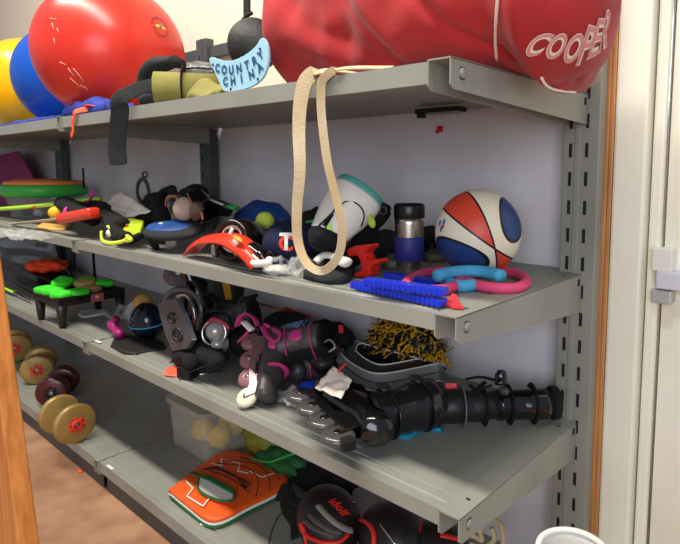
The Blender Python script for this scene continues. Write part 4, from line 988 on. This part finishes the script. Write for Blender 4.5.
# tray table
z1 = ZC+.135
N_, R2, L2 = atZ(58, 299, z1), atZ(125, 288, z1), atZ(35, 287, z1)
ux_ = (R2-N_).normalized(); wx = (R2-N_).length; uy_ = Vector((-ux_.y, ux_.x, 0)); wy = .26
TB = mat('dark_brown_plastic', '#1f1a18', .4)
tt = thing('tray_table', 'low dark brown tray table on short legs holding the bean bags', 'table', (N_.x, N_.y, ZC+.001), Matrix((ux_, uy_, Vector((0, 0, 1)))).transposed())
M().box((wx/2, wy/2, .118), (wx, wy, .006)).build('table_top', TB, tt, world=False)
for c_, d_ in (((wx/2, .004, .115), (wx, .008, .04)), ((wx/2, wy-.004, .115), (wx, .008, .04)), ((.004, wy/2, .115), (.008, wy-.016, .04)), ((wx-.004, wy/2, .115), (.008, wy-.016, .04))): M().box(c_, d_).build('rim', TB, tt, world=False, bevel=.002)
for x, y in ((.018, .018), (wx-.018, .018), (.018, wy-.018), (wx-.018, wy-.018)): M().loft([(x, y, 0), (x, y, .10)], [(.012, .012), (.020, .020)], 12, p=4).build('leg', TB, tt, world=False)
sx1 = wx*.56; M().box((sx1+.0, -.0012, .112), (.055, .002, .036)).build('label', mat('orange_label', '#c4562f', .4), tt, world=False)
M().box((sx1, -.0026, .114), (.040, .001, .022)).build('label_print', mat('violet_print', '#6a5fae', .4), tt, world=False)
M().ball((sx1, -.003, .115), (.010, .001, .007), seg=12, rings=6).build('label_print', YEL, tt, world=False)
GBG = mat('lime_green_cloth', '#3fdc2e', .7, bump=.15, bscale=150); BGE = mat('beige_cloth', '#b79b63', .8, bump=.2, bscale=120)
W2 = wm(tt)
def beanbag(u, v, dz, rz, m, label, grp, tilt=0, s_=1):
    p = W2 @ Vector((u*wx, v*wy, .124+dz)); b = M()
    b.ball((0, 0, .018), (.043*s_, .040*s_, .016), None, 28, 12, p=3.6, noi=.04, nf=2, seed=u*9+v*5)
    o = b.build('bean_bag', m); o.location = p; o.rotation_euler = (tilt, tilt*.5, rz); return tag(o, label, 'bean bag', grp)
gg, gb = 'green bean bags on the tray table', 'beige bean bags on the tray table'
beanbag(.13, .20, 0, .3, GBG, 'green bean bag nearest the left front corner of the tray table', gg)
beanbag(.35, .16, .002, .1, GBG, 'green bean bag in the middle of the front rim of the tray table', gg)
beanbag(.12, .52, .004, .5, GBG, 'green bean bag second from the front along the left rim', gg)
beanbag(.11, .82, .002, .2, GBG, 'green bean bag at the back left corner of the tray table', gg)
beanbag(.38, .84, .025, .6, GBG, 'green bean bag tilted up at the back of the tray table', gg, .3)
beanbag(.72, .84, .012, .3, GBG, 'green bean bag at the back beyond the beige ones', gg, .1)
beanbag(.88, .50, .006, -.2, GBG, 'green bean bag at the right end of the tray table', gg, 0, 1.05)
beanbag(.58, .30, .0, .4, BGE, 'beige bean bag in front of the other beige one', gb)
beanbag(.62, .62, .014, .1, BGE, 'beige bean bag behind the other beige one', gb, .1)
lay('white_booklet', [(78, 315), (84, 311), (104, 311), (106, 314), (84, 318)], ZC, WHT, 'white booklet lying on the shelf under the tray table', 'booklet', .008, 0)
# orange bibs and sticks left
ORC = mat('orange_mesh_cloth', '#f0481c', .75, bump=.3, bscale=120)
b = M(); o0 = V(45, 284, .30)
b.ball((V(48, 280, .34).x, .34, ZC+.115), (.20, .10, .04), frame((1, -.1, .06), (0, 0, 1)), 36, 14, noi=.3, nf=3, seed=2); tag(b.build('orange_bibs', ORC), 'pile of orange mesh bibs on black trays left of the tray table', 'bibs')
tr = thing('black_tray', 'black plastic tray with thin rods under the orange bibs', 'tray', (V(42, 290, .3).x, .34, ZC+.001))
cx_ = V(46, 290, .34).x
M().box((cx_, .34, ZC+.04), (.34, .2, .075)).build('tray_body', BLK, tr, bevel=.008)
for k, (a1, a2) in enumerate((((0, 268, .2), (44, 287, .2)), ((8, 266, .25), (60, 284, .25)), ((0, 277, .14), (36, 295, .14)), ((0, 284, .1), (30, 300, .1)))): M().tube([V(*a1), V(*a2)], .005, 8).build('rod', BLK, tr)
tag(M().tube([V(60, 257, .4), V(70, 275, .38)], .004, 8).build('thin_rod', GRP), 'thin grey rod standing slanted behind the green bean bags', 'rod')
tag(M().loft(bez([V(2, 286, .1), V(8, 289, .1), V(14, 292, .1)], 5), (.012, .006), 10).build('lime_strip', NEON), 'short lime strip beside the wooden board', 'strip')
tri_sheet('grey_plastic_sheet', (V(-40, 285, .46), V(60, 283, .50), V(56, 243, .50), V(-40, 232, .46)), mat('grey_glossy_film', '#6f7072', .22, bump=.3, bscale=14, var=.4, vscale=8), 'large creased grey plastic sheet leaning at the left behind the orange bibs', 'plastic sheet', .05, 6, .003, 40)
tag(M().loft([V(93, 250, .5), V(95, 279, .5)], (.008, .002), 8, hint=(1, 0, 0)).build('black_band', BLKF), 'narrow black band hanging behind the tray table', 'band')
# grey bag with white piping
bgx = thing('grey_bag', 'flat grey shoe bag with white piping and an open dark top', 'bag', (-.62, .48, ZC))
GBM = mat('grey_bag_cloth', '#8a8a8c', .6, bump=.15, bscale=160)
bo_px = [(338, 366), (352, 380), (376, 391), (412, 386), (462, 373), (463, 366), (420, 357), (350, 354)]
ol = bez([atZ(x, y, ZC+.045) for x, y in bo_px+[bo_px[0]]], 6)[:-1]
ol = [Vector((v.x, min(v.y, .50), v.z)) for v in ol]
cc = sum(ol, Vector())/len(ol); K = len(ol)
def ring(k, z): return [Vector((cc.x+(v.x-cc.x)*k, cc.y+(v.y-cc.y)*k, z)) for v in ol]
vs = ring(.97, ZC+.003)+ring(1.0, ZC+.02)+ring(1.02, ZC+.06)+ring(1.0, ZC+.100)
b = M(); b.add(vs, [(i*K+k, i*K+(k+1) % K, (i+1)*K+(k+1) % K, (i+1)*K+k) for i in range(3) for k in range(K)]+[tuple(reversed(range(K)))]); b.build('side_panel', GBM, bgx)
r1, r2_ = ring(1.0, ZC+.100), ring(.62, ZC+.105); r3 = ring(.55, ZC+.05)
b = M(); b.add(r1+r2_, [(k, (k+1) % K, K+(k+1) % K, K+k) for k in range(K)]); b.build('top_panel', mat('black_nylon', '#17171a', .35, bump=.2, bscale=60), bgx)
b = M(); b.add(r2_+r3, [(k, (k+1) % K, K+(k+1) % K, K+k) for k in range(K)]+[tuple(range(K, 2*K))]); b.build('opening', BLKF, bgx)
for k, z_ in ((1.01, ZC+.099), (1.02, ZC+.045)): M().tube(ring(k, z_), .0024, 6, closed=True).build('piping', WHT, bgx)
M().tube(ring(.63, ZC+.108), .0022, 6, closed=True).build('zip', WHT, bgx)
M().loft([v+Vector((0, 0, 0)) for v in ring(1.03, ZC+.072)], .0016, 6, closed=True).build('zip', GRP, bgx)
# pompom
random.seed(11); pmx = thing('pompom', 'black and gold rustling pompom on the shelf behind the grey bag', 'pompom', (V(405, 340, .50).x, .50, ZC))
pcx, pcz = V(407, 345, .54).x, V(405, 351, .54).z
BLKP, GLDP = mat('black_strand', '#141210', .4), mat('gold_strand', '#c9971c', .4)
bb_, bg_ = M(), M()
bb_.loft([(pcx, .535, ZC+.003), (pcx, .535, pcz+.04)], [(.08, .045), (.12, .05)], 16)
bb_.ball((pcx, .535, pcz+.03), (.13, .05, .08), None, 24, 12, noi=.2)
for i in range(900):
    th_, ph_ = random.random()*2*pi, math.acos(random.random()); p = Vector((pcx+.135*sin(ph_)*cos(th_), .535+.05*sin(ph_)*sin(th_), pcz+.115*cos(ph_)))
    pts = [p]; d_ = Vector((random.uniform(-1, 1), random.uniform(-1, 1), random.uniform(-.6, .6)))
    for k in range(4): d_ = (d_+Vector((random.uniform(-1, 1), random.uniform(-1, 1), random.uniform(-1, .6)))*.8).normalized(); q = pts[-1]+d_*.013; q.z = max(q.z, ZC+.004); q.y = min(q.y, .585); pts.append(q)
    (bb_ if i % 5 < 2 else bg_).loft(pts, (.0045, .0010), 4)
bb_.build('black_strands', BLKP, pmx)['kind'] = 'stuff'; bg_.build('gold_strands', GLDP, pmx)['kind'] = 'stuff'
# tool with red handle
sd = thing('wooden_file', 'thin wooden stick tool with a red handle resting on the black bags', 'tool', V(283, 312, .52))
M().loft([V(257, 303, .52), V(286, 311, .52)], (.008, .005), 8).build('wooden_shaft', mat('brown_wood', '#8a5a2c', .5), sd)
M().loft(bez([V(285, 310, .52), V(296, 314, .52), V(308, 318, .52)], 4), (.013, .013), 10, p=3).build('handle', mat('deep_red', '#b5221c', .35), sd)
# black bags behind
bk1 = thing('mesh_bag', 'black bag with a pale blue striped mesh panel behind the pink skates', 'bag', (V(285, 335, .40).x, .40, ZC))
q = V(288, 332, .42); bs = M(); bs.ball((q.x, .42, ZC+.085), (.135, .085, .085), None, 30, 18, noi=.22, nf=2, seed=8); BS = bs.bvh(); bs.build('bag_body', BLKF, bk1)
pm = M(); n = 10; A4 = [(268, 333), (288, 324), (309, 319), (300, 333)]; vs = []
for j in range(n+1):
    for i in range(n+1):
        u, v = i/n, j/n; x = (A4[0][0]*(1-u)+A4[3][0]*u)*(1-v)+(A4[1][0]*(1-u)+A4[2][0]*u)*v; y = (A4[0][1]*(1-u)+A4[3][1]*u)*(1-v)+(A4[1][1]*(1-u)+A4[2][1]*u)*v
        h = BS.ray_cast(CAM, ray(x, y).normalized()); vs.append(h[0]+h[1]*.003 if h[0] is not None else V(x, y, .36))
pm.add(vs, [(j*(n+1)+i, j*(n+1)+i+1, (j+1)*(n+1)+i+1, (j+1)*(n+1)+i) for j in range(n) for i in range(n)]); pm.build('mesh_panel', mat('pale_blue_mesh', '#7f9cc0', .6, bump=.4, bscale=180, col2='#3c4c66', vscale=30, vlo=.45, vhi=.5, stretch=(4, 4, 1)), bk1)
bk2 = thing('black_jacket', 'bunched black cloth with a small red tag left of the pompom', 'cloth', (V(325, 335, .45).x, .45, ZC))
q = V(328, 332, .46); M().ball((q.x, .46, ZC+.07), (.12, .08, .085), None, 30, 18, noi=.25, nf=2, seed=12).build('cloth_body', BLKF, bk2)
q = V(341, 329, .385); M().box(q, (.018, .003, .026)).build('red_tag', mat('red_tag', '#e0373c', .5), bk2)
bk3 = thing('black_laces_shoe', 'dark grey shoe with loose laces between the pink skates and the paper tag', 'shoe', (V(330, 358, .34).x, .34, ZC))
M().loft(bez([V(297, 352, .36), V(308, 350, .35), V(320, 356, .33), V(328, 366, .31)], 5), [(.03, .025)]*2+[(.045, .04)]*12+[(.03, .02)]*2, 18, noi=.012, nf=20).build('shoe_body', mat('dark_shoe', '#2b2728', .5), bk3)
for pts in ([(308, 345, .28), (314, 339, .28), (320, 343, .27), (316, 350, .27)], [(322, 343, .28), (330, 340, .28), (335, 347, .27), (329, 352, .26)], [(302, 344, .29), (306, 347, .28), (312, 347, .27)]): M().tube(bez([V(*q) for q in pts], 5), .0035, 6).build('lace', SLV, bk3)
# blue cloth, tag, bubble wrap, teal cloth
tag(M().ball(atZ(312, 395, ZC+.02)+Vector((0, .05, 0)), (.085, .045, .028), frame((1, .2, .0), (0, 0, 1)), 28, 14, noi=.35, nf=2, seed=4).build('blue_cloth', mat('cobalt_cloth', '#1546c4', .7, bump=.2, bscale=60)), 'cobalt blue cloth poking out under the white paper tag', 'cloth')
tri_sheet('paper_tag', (V(315, 388, .09), V(341, 399, .07), V(352, 380, .12), V(333, 366, .15)), mat('cream_paper', '#e9dccb', .8), 'cream paper tag on the cobalt cloth beside the black skate', 'paper', .008, 9)
tag(M().loft(bez([V(338, 372, .13), V(342, 367, .14), V(346, 363, .15)], 4), (.006, .002), 8).build('red_string', mat('red_tag', '')), 'small red string end at the top of the cream paper tag', 'string')
tag(sheet('bubble_wrap', atZ(292, 404, ZC), (.15, .08), -.3, CLEAR, .025, 14, .002, seed=31), 'crumpled clear wrap in front of the cobalt cloth', 'plastic wrap')
lay('teal_cloth', [(390, 433), (400, 427), (418, 424), (440, 427), (441, 433), (424, 432), (408, 440), (396, 438)], ZC, mat('teal_cloth', '#1c86a8', .7), 'small teal cloth under the black skate and the leg brace', 'cloth', .010, .004, 7)
# leg brace / boot on the right
lb = thing('leg_brace', 'black padded leg brace with straps lying at the right end of the third shelf', 'leg brace', (-.16, .43, ZC))
a0, a1 = Vector((-.262, .325, ZC+.062)), Vector((-.060, .535, ZC+.060))
LBM = mat('black_vinyl', '#202022', .38, bump=.1, bscale=60)
D_ = a1-a0; LB = .82
M().loft(bez([a0-D_*.10, a0-D_*.06, a0+D_*.05, a0+D_*.35, a0+D_*.7], 5), [(.013, .013), (.03, .03), (.040, .042), (.046, .048)]+[(.050, .050)]*4+[(.046, .046)]*5+[(.042, .042)]*3+[(.038, .038)]*6, 22, noi=.006, nf=20, hint=(0, 0, 1)).build('boot_shell', LBM, lb)
M().loft(bez([a0+D_*.50, a0+D_*.75, a0+D_*.98], 6), [(.042, .042)]*7+[(.046, .043)]*6, 22, hint=(0, 0, 1)).build('upper_shell', BLKS, lb)
M().lathe([(.040, 0), (.046, .004), (.044, .02), (.035, .02), (.030, -.03), (0, -.04)], a0+D_*1.02, D_.normalized(), 28, close=False).build('opening', BLKF, lb)
M().loft([a0+D_*.18+axes(D_)[1]*(.052)*cos(t)+axes(D_)[2]*(.052)*sin(t) for t in [2*pi*k/30 for k in range(30)]], (.006, .002), 8, closed=True, hint=D_).build('grey_band', mat('mid_grey_band', '#6d7378', .5), lb)
for f_ in (.38, .62, .85): M().loft([a0+D_*f_+axes(D_)[1]*.047*cos(t)+axes(D_)[2]*.047*sin(t) for t in [2*pi*k/30 for k in range(30)]], (.009, .003), 8, closed=True, hint=D_).build('strap', BLKF, lb)
M().loft(bez([V(501, 384, .42), V(501, 375, .43), V(502, 370, .43)], 4), [(.016, .010)]*6+[(.012, .008)]*3, 12).build('buckle', BLKS, lb)
M().ball(V(504, 390, .40), (.016, .010, .012), seg=14, rings=8).build('buckle', GRP, lb)
for pts in ([(470, 384, .36), (478, 392, .345), (486, 398, .35)], [(485, 381, .40), (478, 388, .36), (492, 384, .38)], [(466, 378, .42), (480, 376, .43), (495, 379, .44)], [(497, 400, .37), (501, 410, .37), (508, 411, .38)]): M().loft(bez([V(*q) for q in pts], 5), (.007, .003), 8).build('strap_end', BLKF, lb)
q = V(451, 386, .36); M().box(q, (.030, .004, .020), frame((1, .5, .1), (0, .3, 1))).build('red_tag', mat('red_tag', ''), lb)
settle(lb, ZC+.001)

# ================================================================== BOTTOM SHELF
GLD = mat('gold_paint', '#a88a4e', .4, metal=.25, var=.25, vscale=10); MRN = mat('maroon_iron', '#4a1418', .35, coat=.2)
SRED = mat('bright_red_collar', '#e8352a', .4)
def dumbbell(px, py, az, pm_, label, grp, collar, per=1, L_=.16, rr=.088):
    p = atZ(px, py, ZD); t = thing('dumbbell', label, 'dumbbell', (p.x, p.y, ZD+.001), (0, 0, az), grp)
    M().lathe([(0, -.018), (.013, -.018), (.013, L_+.03), (0, L_+.03)], (0, 0, rr), (0, 1, 0), 16).build('bar', SLV, t, world=False)
    for e, sg in ((0, 1), (L_, -1)):
        for k in range(per):
            y0 = e+sg*k*.034
            M().lathe([(.014, -.013), (rr*.88, -.015), (rr*.96, -.011), (rr, 0), (rr*.96, .011), (rr*.88, .015), (.014, .013)], (0, y0, rr*(1 if k == 0 else .999)), (0, 1, 0), 44, close=False).build('weight_plate', pm_, t, world=False)
        yo = e-sg*.022
        b = M(); K_ = 32; b.lathe([(.014, -.006), (.022, -.007), (.022, .007), (.014, .006)], (0, yo, rr), (0, 1, 0), 20, close=False)
        for k in range(7): a_ = 2*pi*k/7; b.bar((.020*cos(a_), yo, rr+.020*sin(a_)), (.034*cos(a_), yo, rr+.034*sin(a_)), .012, .008, (0, 1, 0))
        b.build('star_collar', collar, t, world=False)
    return t
gd = 'plate dumbbells on the bottom shelf'
dumbbell(76, 443, 1.6, GLD, 'gold-plated dumbbell nearest the front with a bright red star collar', gd, SRED)
dumbbell(53, 407, .95, MRN, 'dark maroon dumbbell in the middle of the row', gd, BLK, 2, .19, .076)
dumbbell(38, 384, 1.15, GLD, 'gold dumbbell just behind the maroon one', gd, SRED, 2, .20, .082)
dumbbell(16, 362, 1.3, GLD, 'gold dumbbell partly hidden behind the wooden board', gd, SRED, 1, .15, .088)
# tote
P1, P2 = atZ(175, 446, ZD), atZ(209, 463, ZD)
tx = thing('storage_tote', 'translucent plastic tote with a wide rim holding yellow bags on the bottom shelf', 'storage box', ((P1.x+P2.x)/2, .46, ZD+.001))
TM = mat('translucent_plastic', '#e6e3d4', .3, alpha=.2)
x0, x1, y0, y1 = P1.x-.03, P2.x+.02, min(P1.y, P2.y)-.01, .585
def rrect(x0, x1, y0, y1, r, z, n=5):
    o = []
    for cx, cy, a0_ in ((x1-r, y1-r, 0), (x0+r, y1-r, pi/2), (x0+r, y0+r, pi), (x1-r, y0+r, 1.5*pi)):
        for k in range(n+1): a_ = a0_+pi/2*k/n; o.append(Vector((cx+r*cos(a_), cy+r*sin(a_), z)))
    return o
rs = [rrect(x0+.012, x1-.012, y0+.012, y1-.012, .02, ZD+.002), rrect(x0+.008, x1-.008, y0+.008, y1-.008, .025, ZD+.02), rrect(x0, x1, y0, y1, .025, ZD+.195), rrect(x0-.012, x1+.012, y0-.012, min(y1+.012, .589), .03, ZD+.198), rrect(x0-.012, x1+.012, y0-.012, min(y1+.012, .589), .03, ZD+.222)]
K = len(rs[0]); vs = [v for r_ in rs for v in r_]
b = M(); b.add(vs, [(i*K+k, i*K+(k+1) % K, (i+1)*K+(k+1) % K, (i+1)*K+k) for i in range(2) for k in range(K)]+[tuple(reversed(range(K)))]); b.build('tub', TM, tx, solid=.002)
b = M(); b.add(rs[2]+rs[3]+rs[4], [(i*K+k, i*K+(k+1) % K, (i+1)*K+(k+1) % K, (i+1)*K+k) for i in range(2) for k in range(K)]); b.build('rim', TM, tx, solid=.0025)
YB2 = mat('yellow_plastic_bag', '#e8bd1c', .5, bump=.3, bscale=30)
for k, (x, y, z_, r_, nm) in enumerate(((-1.60, .40, .06, .050, 'front left'), (-1.49, .41, .06, .052, 'front right'), (-1.55, .51, .06, .060, 'back'), (-1.49, .47, .145, .05, 'topmost'))):
    tag(M().ball((x, y, ZD+z_), (r_, r_*.9, r_*.95), None, 20, 12, noi=.3, nf=2, seed=k+40).build('yellow_bag', YB2), 'scrunched yellow bag inside the tote, '+nm+' of the four', 'bag', 'yellow bags in the tote')
# yellow and green stuff right of the tote
tag(M().ball((-1.30, .50, ZD+.075), (.10, .07, .075), None, 26, 14, noi=.3, nf=2, seed=51).build('yellow_netting', mat('dull_yellow_net', '#9a7f20', .6, bump=.5, bscale=80, col2='#6d7a22', vscale=14)), 'dull yellow netting heaped to the right of the tote', 'netting')
tag(M().ball((-1.13, .46, ZD+.05), (.12, .06, .045), None, 26, 14, noi=.4, nf=2, seed=52).build('green_cloth', mat('dark_green_cloth', '#1f5a2c', .7, bump=.2, bscale=60)), 'dark green cloth between the yellow netting and the folded orange bag', 'cloth')
tag(M().tube(bez([V(250, 458, .36), V(268, 462, .34), V(290, 455, .36), V(300, 452, .38)], 5), .004, 6).build('green_string', mat('bright_green_cord', '#2f9a48', .5)), 'bright green cord lying over the dark green cloth', 'cord')
tag(M().ball((-.93, .49, ZD+.037), (.15, .08, .035), None, 26, 14, noi=.3, nf=2, seed=53).build('black_heap', BLKF), 'black fabric heap in the shadow behind the folded orange bag', 'fabric')
# folded orange bag
fb = thing('folded_orange_bag', 'folded orange bag with white zigzag lines and green-edged white pocket wrapped in cord', 'bag', atZ(225, 490, ZD))
zt = ZD+.048
ob = [(168, 487), (196, 466), (229, 448), (258, 456), (285, 470), (284, 484), (250, 502), (214, 517), (190, 504)]
P_ = [atZ(x, y, zt) for x, y in ob]; O_ = bez(P_+[P_[0]], 5)[:-1]; cc = sum(O_, Vector())/len(O_); K = len(O_)
def lay_ring(k, z): return [Vector((cc.x+(v.x-cc.x)*k, cc.y+(v.y-cc.y)*k, z+.006*noise.noise(v*12+Vector((0, 0, z))))) for v in O_]
FO = mat('orange_shiny_cloth', '#ec5a1a', .5, bump=.15, bscale=30); FW = mat('white_shiny_cloth', '#e9e6dc', .5); FG = mat('dark_green_trim', '#14682f', .5)
for i, (zz0, zz1, m_, nm) in enumerate(((ZD+.008, ZD+.018, FG, 'green_layer'), (ZD+.018, ZD+.031, FW, 'white_layer'), (ZD+.031, ZD+.046, FO, 'orange_layer'))):
    ks = (.95, .99, 1.0, .97) if i < 2 else (.97, 1.0, .99, .93)
    rr = [lay_ring(k, z) for k, z in zip(ks, (zz0, zz0+.003, zz1-.003, zz1))]
    vs = [v for r_ in rr for v in r_]; vs.append(Vector((cc.x, cc.y, zz1+.004)))
    b = M(); b.add(vs, [(a*K+k, a*K+(k+1) % K, (a+1)*K+(k+1) % K, (a+1)*K+k) for a in range(3) for k in range(K)]+[tuple(reversed(range(K)))]+[(3*K+k, 3*K+(k+1) % K, 4*K) for k in range(K)]); b.build(nm, m_, fb)
zz = zt+.004
def zl(pts, r, m, nm='white_line', dz=0): M().loft(bez([atZ(x, y, zz+dz) for x, y in pts], 4) if len(pts) > 2 else [atZ(x, y, zz+dz) for x, y in pts], r, 6, hint=(0, 0, 1), p=4).build(nm, m, fb)
def zpoly(pts, r, nm='white_line', dz=0):
    b = M()
    for a, c_ in zip(pts[:-1], pts[1:]): b.bar(atZ(*a, zz+dz), atZ(*c_, zz+dz), r, .0016, (0, 0, 1))
    b.build(nm, FW, fb)
zpoly([(186, 480), (193, 487), (187, 495), (203, 505), (210, 496), (222, 500)], .005)
zpoly([(212, 462), (222, 465), (221, 458), (232, 460), (240, 462), (238, 470), (248, 472)], .005)
zpoly([(250, 470), (262, 476), (274, 472)], .004)
P5 = [atZ(x, y, zz+.004) for x, y in ((199, 477), (208, 476), (220, 483), (232, 490), (233, 499), (222, 501), (206, 495), (198, 488))]
O5 = bez(P5+[P5[0]], 4)[:-1]; M().prism(O5, (0, 0, .004)).build('white_pocket', FW, fb)
M().tube([v+Vector((0, 0, .004)) for v in O5], .0042, 8, closed=True).build('green_edge', FG, fb)
M().loft([atZ(192, 471, zz+.006), atZ(212, 479, zz+.012), atZ(233, 491, zz+.010)], (.010, .003), 8, hint=(0, 0, 1)).build('green_edge', FG, fb)
CRD = mat('dark_brown_cord', '#2b1712', .6)
random.seed(5)
for k in range(6):
    x_ = 200+k*3.2; M().tube(bez([atZ(x_, 469-k*.8, zz+.006), atZ(x_+14, 466+k*1.5, zz+.012), atZ(x_+34, 474+k*1.6, zz+.010), atZ(x_+44-k*3, 487, zz+.006)], 6), .0017, 5).build('cord', CRD, fb)
for pts in ([(215, 462), (245, 466), (258, 478), (256, 495)], [(222, 459), (256, 463), (268, 476), (270, 490)], [(205, 468), (230, 477), (250, 492)], [(240, 456), (268, 464), (280, 478)]): M().tube(bez([atZ(x, y, zz+.008) for x, y in pts], 6), .0018, 5).build('cord', CRD, fb)
settle(fb, ZD+.001)
# straps and padded head guards
bs_ = thing('black_strap', 'black webbing strap with an end loop left of the black and red gloves', 'strap', atZ(285, 515, ZD))
M().loft(bez([V(279, 492, .33), V(286, 494, .30), V(290, 508, .26), V(298, 520, .22), V(300, 536, .18)], 5), (.030, .004), 10, hint=(.3, -.6, .6)).build('webbing', BLKF, bs_)
M().loft(bez([V(288, 500, .3), V(300, 503, .27), V(306, 512, .24)], 5), (.022, .01), 10).build('webbing', BLKF, bs_)
M().tube(bez([atZ(291, 506, ZD+.003), atZ(279, 516, ZD+.003), atZ(272, 530, ZD+.003), atZ(268, 548, ZD+.003)], 5), .0016, 5).build('thin_cord', BLK, bs_)
RT = mat('red_trim', '#d62a26', .4); GPN = mat('grey_mesh_panel', '#55504c', .6, bump=.3, bscale=150)
DKP = mat('black_padding', '#1a1718', .45, bump=.05)
def head_guard(px, py, y, rx, rot, label, text=False):
    q = atZ(px, py, ZD+rx*.86); t = thing('padded_helmet', label, 'helmet', (q.x, q.y, ZD), None, 'black and red padded helmets on the bottom shelf')
    R_ = rot; bs = M(); bs.ball(q, (rx, rx*.82, rx*.80), R_, 40, 24); B_ = bs.bvh(); bs.build('shell', DKP, t); return t, q, B_
def on_px(B_, pts, off=.003):
    o = []
    for x, y in pts:
        h = B_.ray_cast(CAM, ray(x, y).normalized())
        if h[0] is not None: o.append(h[0]+h[1]*off)
    return o
t1, q, B1 = head_guard(329, 519, .23, .120, frame((.9, -.3, -.2), (.2, .2, 1)), 'black padded helmet with grey panels, red piping and red lettering left of the other')
for pts, r_, m_, nm in (([(302, 521), (304, 529), (312, 536), (325, 540), (340, 539), (348, 532)], (.008, .005), RT, 'red_piping'), ([(318, 504), (325, 512), (335, 521), (345, 527), (352, 529)], (.010, .004), mat('silver_grey_trim', '#8d8880', .4), 'grey_trim'), ([(306, 518), (312, 524), (322, 529), (334, 532)], (.012, .004), GPN, 'grey_panel'), ([(310, 512), (318, 520), (330, 527), (342, 530)], (.012, .004), GPN, 'grey_panel'), ([(304, 524), (306, 534), (308, 546)], (.006, .004), RT, 'red_piping')):
    pp = on_px(B1, pts)
    if len(pp) > 2: M().loft(bez(pp, 5), r_, 8).build(nm, m_, t1)
h = B1.ray_cast(CAM, ray(338, 505).normalized())
if h[0] is not None:
    n_ = h[1]; tdir = (on_px(B1, [(347, 515)])[0]-on_px(B1, [(328, 496)])[0]); a_ = (tdir-n_*tdir.dot(n_)).normalized(); u_ = n_.cross(a_)
    M4 = Matrix((a_, u_, n_)).transposed().to_4x4(); M4.translation = h[0]
    M().text('idolf', .036, M4, target=B1, off=.003, font_w=.0012, shear=.25).build('lettering', RT, t1)
for x, y in ((349, 491), (355, 502)):
    pp = on_px(B1, [(x-2, y-1), (x+2, y+1)])
    if len(pp) == 2: M().tube(pp, .0022, 6).build('rivet', CHR, t1)
settle(t1, ZD+.001)
t2, q, B2 = head_guard(392, 535, .22, .12, frame((.9, -.3, .1), (.1, .2, 1)), 'black padded helmet with a curved red rim under the front edge of the third shelf')
for pts, r_, m_, nm in (([(361, 518), (369, 522), (374, 530), (375, 542)], (.008, .005), RT, 'red_piping'), ([(380, 522), (388, 532), (396, 543)], (.004, .003), CHR, 'silver_strip'), ([(396, 524), (410, 524), (424, 518)], (.003, .003), RT, 'red_piping')):
    pp = on_px(B2, pts)
    if len(pp) > 2: M().loft(bez(pp, 5), r_, 8).build(nm, m_, t2)
settle(t2, ZD+.001)
t3, q, B3 = head_guard(436, 548, .26, .10, frame((.8, .4, 0), (0, 0, 1)), 'grey and red padded helmet directly under the right bracket of the third shelf')
for pts in ([(420, 522), (418, 532), (412, 544)], [(440, 534), (450, 536), (458, 538)]):
    pp = on_px(B3, pts)
    if len(pp) > 2: M().loft(bez(pp, 5), (.009, .005), 8).build('red_piping', RT, t3)
settle(t3, ZD+.001)
# beige rope
ROP = mat('beige_rope', '#c3b48c', .8, bump=.3, bscale=150)
b = M(); b.tube(bez([V(462, 534, .42), V(474, 536, .44), V(482, 540, .44), V(480, 530, .45), V(486, 521, .46), V(496, 520, .46), V(502, 528, .45), V(503, 545, .44), V(500, 560, .43)], 6), .0075, 10)
b.tube(bez([V(470, 544, .43), V(482, 548, .44), V(494, 540, .45), V(492, 528, .45)], 6), .0075, 10)
tag(b.build('rope', ROP), 'coiled beige rope at the right end of the bottom shelf', 'rope')
# white bin lower right
bn = atX(573, 549, .20)
wb = thing('white_bin', 'white plastic bin with a rolled rim on the floor beside the rack', 'bin', (bn.x, bn.y, 0))
rb = .062; hz = bn.z
M().lathe([(0, .002), (rb*.72, .002), (rb*.98, hz-.02), (rb*1.0, hz-.006)], (bn.x, bn.y, 0), (0, 0, 1), 48, close=False).build('bin_body', WHT, wb, solid=.003)
M().torus((bn.x, bn.y, hz-.004), rb*1.01, .006, (0, 0, 1), 48, 10).build('rim', WHT, wb)
# debris on the floor and deck
tag(M().ball(atZ(80, 471, 0.004), (.018, .010, .004), None, 14, 6, noi=.4).build('orange_scrap', ORG), 'tiny orange scrap on the brown floor in front of the bottom shelf', 'scrap')
for (x, y, z_, lab) in ((202, 524, ZD, 'small white crumb on the bottom shelf deck below the folded orange bag'), (110, 488, 0, 'tiny pale crumb on the floor just right of the shelf joint')):
    tag(M().ball(atZ(x, y, z_+.003), (.009, .006, .003), None, 12, 6, noi=.3).build('crumb', mat('crumb_white', '#e8e2cf', .8)), lab, 'crumb')
